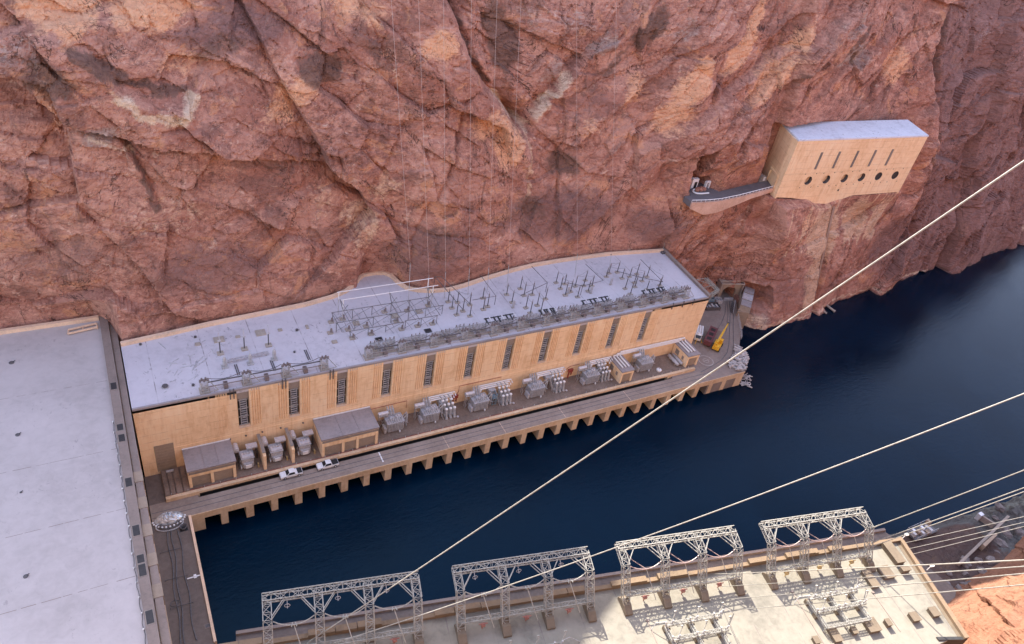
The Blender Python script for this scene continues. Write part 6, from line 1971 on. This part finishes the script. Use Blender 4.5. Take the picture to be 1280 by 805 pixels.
for k, lb in zip('abcd', ('thin conductors strung over the post cluster right of the steel bus frame', 'thin conductors strung over the middle post cluster', 'thin conductors strung over the posts behind the right insulator row', 'thin conductors strung over the posts nearest the far roof corner')):
    Q = sorted(PP[k], key=lambda p_: (round((p_[0])/7), p_[1]))
    t = thing('conductors', lb, 'conductors', (Q[0][0], Q[0][1], ROOF))
    for i in range(len(Q)-1):
        if math.hypot(Q[i][0]-Q[i+1][0], Q[i][1]-Q[i+1][1]) < 7.5:
            a_, c_ = Vector((*Q[i], ROOF+4.2)), Vector((*Q[i+1], ROOF+4.2))
            P(MB().path([a_, (a_+c_)/2-Vector((0, 0, 0.3)), c_], 0.05, 4), 'conductor', M_greysteel, t)
def black_row(x0, x1, y, label):
    t = thing('insulator_row', label, 'insulators', ((x0+x1)/2, y, ROOF))
    h = (x1-x0)/2
    MB().bar((-h, 0.6, 2.8), (h, 0.6, 2.8), 0.2, 5).build('rail', M_black, t)
    MB().bar((-h, -0.9, 2.4), (h, -0.9, 2.4), 0.16, 5).build('rail', M_steeldk, t)
    for k in range(8):
        u = -h+0.4+(2*h-0.8)*k/7
        c = MB().bar((u, 0.7, 2.9), (u+0.3, -1.2, 2.1), 0.26, 7)
        c.build('insulator', M_black if k % 3 != 1 else M_silver, t)
    for u in (-h+0.6, 0, h-0.6):
        MB().bar((u, 0, 0), (u, 0, 2.5), 0.16, 5).build('leg', M_steeldk, t)
black_row(70.2, 80.6, 6.0, 'row of black slanted insulators on the roof edge above the fifth and sixth slots')
black_row(104.5, 115.5, 6.2, 'row of black slanted insulators on the roof edge above the eighth slot')
black_row(88.5, 94.5, 5.2, 'short row of black slanted insulators between the two longer rows')
black_row(128.0, 138.0, 5.8, 'row of black slanted insulators on the roof edge nearest the far corner')
for (x, y, lb) in ((83.5, 12.6, 'narrow grey plate standing left of the middle post cluster'), (105.0, 14.8, 'narrow grey plate standing among posts behind the right insulator row'), (112.8, 13.0, 'narrow grey plate standing right of its neighbours near the right insulator row'), (122.5, 15.6, 'l-shaped dark grey plate left of the last post cluster')):
    t = thing('upright_plate', lb, 'panel', (x, y, ROOF))
    MB().box(-0.4, 0.4, -0.15, 0.15, 0.1, 2.6).build('plate', M_trafo, t)
    MB().box(-0.5, 0.5, -0.4, 0.4, 0, 0.12).build('foot', M_pad, t)
t = thing('corner_platform', 'pale lattice platform overhanging the far roof corner', 'platform', (155.5, 4.5, ROOF))
b = MB().truss((-1.5, -4.2, 0.8), (3.0, -2.8, 0.8), (0, 0, 1), 0.8, 0.9, 5, 0.09, 0.07)
b.truss((3.0, -2.8, 0.8), (3.4, 4.6, 0.8), (0, 0, 1), 0.8, 0.9, 6, 0.09, 0.07)
b.bar((-0.6, 4.8, 0.9), (3.4, 4.6, 0.9), 0.12).bar((-0.8, 0, 0.9), (3.2, 0.4, 0.9), 0.12).bar((-0.6, 4.8, 0.9), (3.2, 0.4, 0.9), 0.1)
b.build('lattice', M_galv, t)
MB().bar((3.2, -2.8, 0.6), (0.2, -2.0, -5.0), 0.11).build('strut', M_galv, t)
MB().bar((3.4, 4.6, 0.6), (0.4, 4.0, -5.0), 0.11).build('strut', M_galv, t)
t = thing('corner_bracket', 'thin steel bracket on the back corner of the far roof', 'bracket', (154.5, 29, ROOF))
MB().bar((0, 0, 0.9), (1.8, 2.0, 3.4), 0.1).bar((1.8, 2.0, 3.4), (2.6, -0.5, 1.0), 0.1).build('strut', M_galv, t)
MB().box(-1.2, 0.2, -1.6, -0.4, 0, 0.7).build('foot', M_steeldk, t)

# ================================================================== NEAR SHORE
M_boulder = concrete('grey_boulder_stone', (0.17, 0.145, 0.14), (0.09, 0.078, 0.078), (0.27, 0.235, 0.22), 0.9)
t = thing('work_barge', 'cluttered grey landing stage with crates on the near shore', 'landing stage', (172, -89.5, 5.2))
MB().box(-4.8, 5.0, -1.8, 2.0, 0, 0.5).build('deck', M_steeldk, t)
random.seed(11)
for k in range(9):
    x, y = -4.2+k*1.0, random.uniform(-1.2, 1.2)
    MB().box(x-0.45, x+0.45, y-0.6, y+0.6, 0.5, 0.9+random.random()*1.3).build('crate', [M_steel, M_silver, M_shutter][k % 3], t)
b = MB()
for x in (-4.6, -1.5, 1.6, 4.8):
    b.bar((x, 1.9, 0.5), (x, 1.9, 1.8), 0.07).bar((x, -1.7, 0.5), (x, -1.7, 1.8), 0.07)
b.bar((-4.6, 1.9, 1.8), (4.8, 1.9, 1.8), 0.06).bar((-4.6, -1.7, 1.8), (4.8, -1.7, 1.8), 0.06)
b.build('railing', M_steel, t)
t = thing('concrete_beam', 'long pale concrete beam lying slantwise on the near shore', 'beam', (188, -98.6, 5.0))
b = MB()
MB().add([(-15.5, -2.9, 0.2), (-15.2, -3.6, 0.2), (16.6, 2.0, 0.8), (16.4, 2.7, 0.8), (-15.5, -2.9, 1.3), (-15.2, -3.6, 1.3), (16.6, 2.0, 1.7), (16.4, 2.7, 1.7)], [(0, 3, 2, 1), (4, 5, 6, 7), (0, 1, 5, 4), (1, 2, 6, 5), (2, 3, 7, 6), (3, 0, 4, 7)]).build('beam', M_recess, t)
MB().add([(-3, -2.6, 0), (4.5, -1.3, 0), (4.5, -0.5, 0), (-3, -1.6, 0), (-3, -2.6, 2.2), (4.5, -1.3, 2.6), (4.5, -0.6, 2.6), (-3, -1.6, 2.2)], [(0, 3, 2, 1), (4, 5, 6, 7), (0, 1, 5, 4), (1, 2, 6, 5), (2, 3, 7, 6), (3, 0, 4, 7)]).build('buttress', M_shutter, t)
t = thing('concrete_beam', 'short pale concrete wall joining the slanted beam to the water', 'beam', (197, -94.4, 4.2))
MB().add([(-0.9, 2.0, 0), (-0.3, 2.0, 0), (1.0, -2.2, 0), (0.4, -2.2, 0), (-0.9, 2.0, 2.0), (-0.3, 2.0, 2.0), (1.0, -2.2, 2.0), (0.4, -2.2, 2.0)], [(0, 1, 2, 3), (4, 7, 6, 5), (0, 4, 5, 1), (1, 5, 6, 2), (2, 6, 7, 3), (3, 7, 4, 0)]).build('wall', M_recess, t)
MB().box(-1.6, 0.0, 1.4, 2.6, 0, 2.4).build('end_block', M_silver, t)
t = thing('light_pole', 'white lamp arm on the downstream parapet of the cream-roofed powerhouse', 'lamp', NW(81.9, -9.4, 30.9), NRZ)
MB().bar((0, 0, 0), (0.3, 0, 1.5), 0.09, 6).build('pole', M_white, t)
MB().box(0.0, 1.0, -0.3, 0.3, 1.5, 1.8).build('head', M_white, t)
t = thing('light_pole', 'white lamp arm on the river corner of the cream-roofed powerhouse', 'lamp', NW(82.1, -0.4, 30.9), NRZ)
MB().bar((0, 0, 0), (0.3, 0, 1.2), 0.09, 6).build('pole', M_white, t)
MB().box(0.0, 0.9, -0.3, 0.3, 1.2, 1.5).build('head', M_white, t)
random.seed(31)
blk = [(168, -102.5), (172.5, -104.2), (176, -102), (181, -103), (178.5, -106), (184.5, -104.5), (163.5, -105.2), (165.5, -108), (170, -108.2), (161, -109.5), (190, -103.5), (195, -101), (201, -98.5), (206, -101), (203.5, -94.2), (209, -92)]
wheres = ['beside the slanted beam, nearest the powerhouse', 'at the middle of the dark gully', 'behind the slanted beam buttress', 'right of the slanted beam buttress', 'deepest in the dark gully', 'below the sunlit slope edge', 'nearest the powerhouse end wall', 'just under the lowest roof cable', 'between the lowest cable and the sunlit slope', 'in the corner under the powerhouse parapet', 'near the upper end of the slanted beam', 'past the upper end of the slanted beam', 'at the foot of the pale shore rocks', 'farthest right at the foot of the slope', 'beside the short concrete wall', 'at the water beyond the short wall']
for (x, y), wh in zip(blk, wheres):
    s = random.uniform(0.9, 2.2)
    t = thing('boulder', 'grey angular boulder on the near shore ' + wh, 'boulder', (x, y, 5.0 if x < 188 else 3.6), random.uniform(0, 6))
    bm = bmesh.new()
    bmesh.ops.create_icosphere(bm, subdivisions=2, radius=s)
    me = bpy.data.meshes.new('rock')
    for v_ in bm.verts:
        d = v_.co.normalized()
        k = 1+0.28*math.sin(5*d.x+x)*math.cos(4*d.y-y)+random.uniform(-0.13, 0.13)
        v_.co = Vector((d.x*s*k*1.2, d.y*s*k*0.9, d.z*s*k*0.75))
    bm.to_mesh(me)
    bm.free()
    me.materials.append(M_boulder)
    o = bpy.data.objects.new('stone', me)
    COL.objects.link(o)
    o.parent = t

# ================================================================== CABLES
def cable(name, label, cat, A, B, sag, r, mat, group=None, n=28, fit=True, sides=6):
    A, B = Vector(A), Vector(B)
    t = thing(name, label, cat, A, 0, group)
    pts = []
    for i in range(n+1):
        u = i/n
        p = (B-A)*u
        p.z -= sag*4*u*(1-u)
        pts.append(p)
    MB().path(pts, r, sides).build('strand', mat, t, True)
    d = (B-A).normalized()
    if fit:
        MB().bar((0, 0, -0.2), d*1.8, r*1.9, 6, r*1.2).build('socket', mat, t)
    return t
cable('cable', 'thick pale cable rising steeply from the left gantry to the upper right', 'cable', (-3.08, -71.52, 31.0), (94.02, -132.15, 210.93), 1.0, 0.10, M_cable)
cable('cable', 'thick pale cable crossing the river behind the second gantry', 'cable', (-0.71, -73.61, 31.5), (106.5, -145.5, 173.1), 4.6, 0.085, M_cable)
cable('cable', 'topmost grey line running downstream from the rightmost gantry', 'cable', (121.63, -95.6, 38.0), (141.0, -127.7, 114.2), 1.0, 0.10, M_galv)
cable('cable', 'upper one of the pair of grey lines below the topmost line', 'cable', (121.24, -97.52, 35.0), (140.0, -132.0, 116.5), 1.0, 0.095, M_galv)
cable('cable', 'lower one of the pair of grey lines below the topmost line', 'cable', (121.12, -98.1, 34.4), (139.5, -132.3, 115.8), 1.0, 0.09, M_galv)
for (A, B, lb, r, m_) in (((78.92, -90.33, 35.0), (30.64, -155.75, 155.59), 'cream line over the downstream parapet, highest of the four', 0.07, M_cable), ((78.32, -93.27, 35.0), (30.61, -154.85, 155.02), 'grey line over the downstream parapet, second of the four', 0.055, M_galv),
                          ((77.72, -96.21, 35.0), (30.54, -154.01, 154.38), 'grey line over the downstream parapet, third of the four', 0.055, M_galv), ((77.23, -98.66, 35.0), (30.20, -153.77, 153.41), 'grey line over the downstream parapet, lowest of the four', 0.055, M_galv)):
    cable('cable', lb, 'cable', A, B, 0.3, r, m_, fit=False)
for (A, B, lb) in (((129.33, -88.34, 12.0), (160, -118.9, 61.0), 'thin line over the near shore, highest of three'), ((128.93, -90.3, 12.0), (159.6, -119.4, 60.0), 'thin line over the near shore, middle of three'), ((128.53, -92.26, 12.0), (159.2, -119.4, 59.0), 'thin line over the near shore, lowest of three')):
    cable('cable', lb, 'cable', A, B, 0.5, 0.06, M_galv)
wires = [((52.8, 24.0, 43.8), (48.7, 63.9, 166.0), 'leftmost thin wire climbing the cliff from the roof bulge'), ((59.2, 24.0, 38.5), (57.1, 62.5, 166.0), 'second thin wire from left climbing the cliff, right of the roof bulge'), ((64.6, 24.0, 39.0), (65.4, 62.5, 166.0), 'third thin wire from left climbing the cliff'),
         ((72.6, 24.0, 39.2), (73.7, 62.5, 166.0), 'fourth thin wire from left climbing the cliff'), ((79.4, 24.0, 38.2), (82.1, 62.1, 166.0), 'fifth thin wire from left climbing the cliff'), ((86.5, 24.0, 38.0), (89.9, 62.0, 166.0), 'sixth thin wire from left climbing the cliff'),
         ((112.3, 24.0, 38.4), (103.0, 61.8, 166.0), 'left one of the two thin wires climbing the cliff farther right'), ((126.5, 24.0, 36.3), (117.1, 61.2, 166.0), 'rightmost thin wire climbing the cliff')]
for A, B, lb in wires:
    t = cable('cliff_wire', lb, 'wire', A, B, 1.2, 0.038, M_wire, 'thin wires climbing the cliff', fit=False, sides=4)
    l = MB().bar((0, -1.5, ROOF-A[2]), (0, 0, 0), 0.1, 5)
    l.build('lead', M_steel, t)
    MB().lathe([(0.1, 0), (0.22, 0.1), (0.1, 0.2), (0.22, 0.3), (0.1, 0.5)], (0, 0, -0.3), 7).build('insulator', M_insul, t)
    a0 = A
# scrub on the sunlit slope by the lower corner
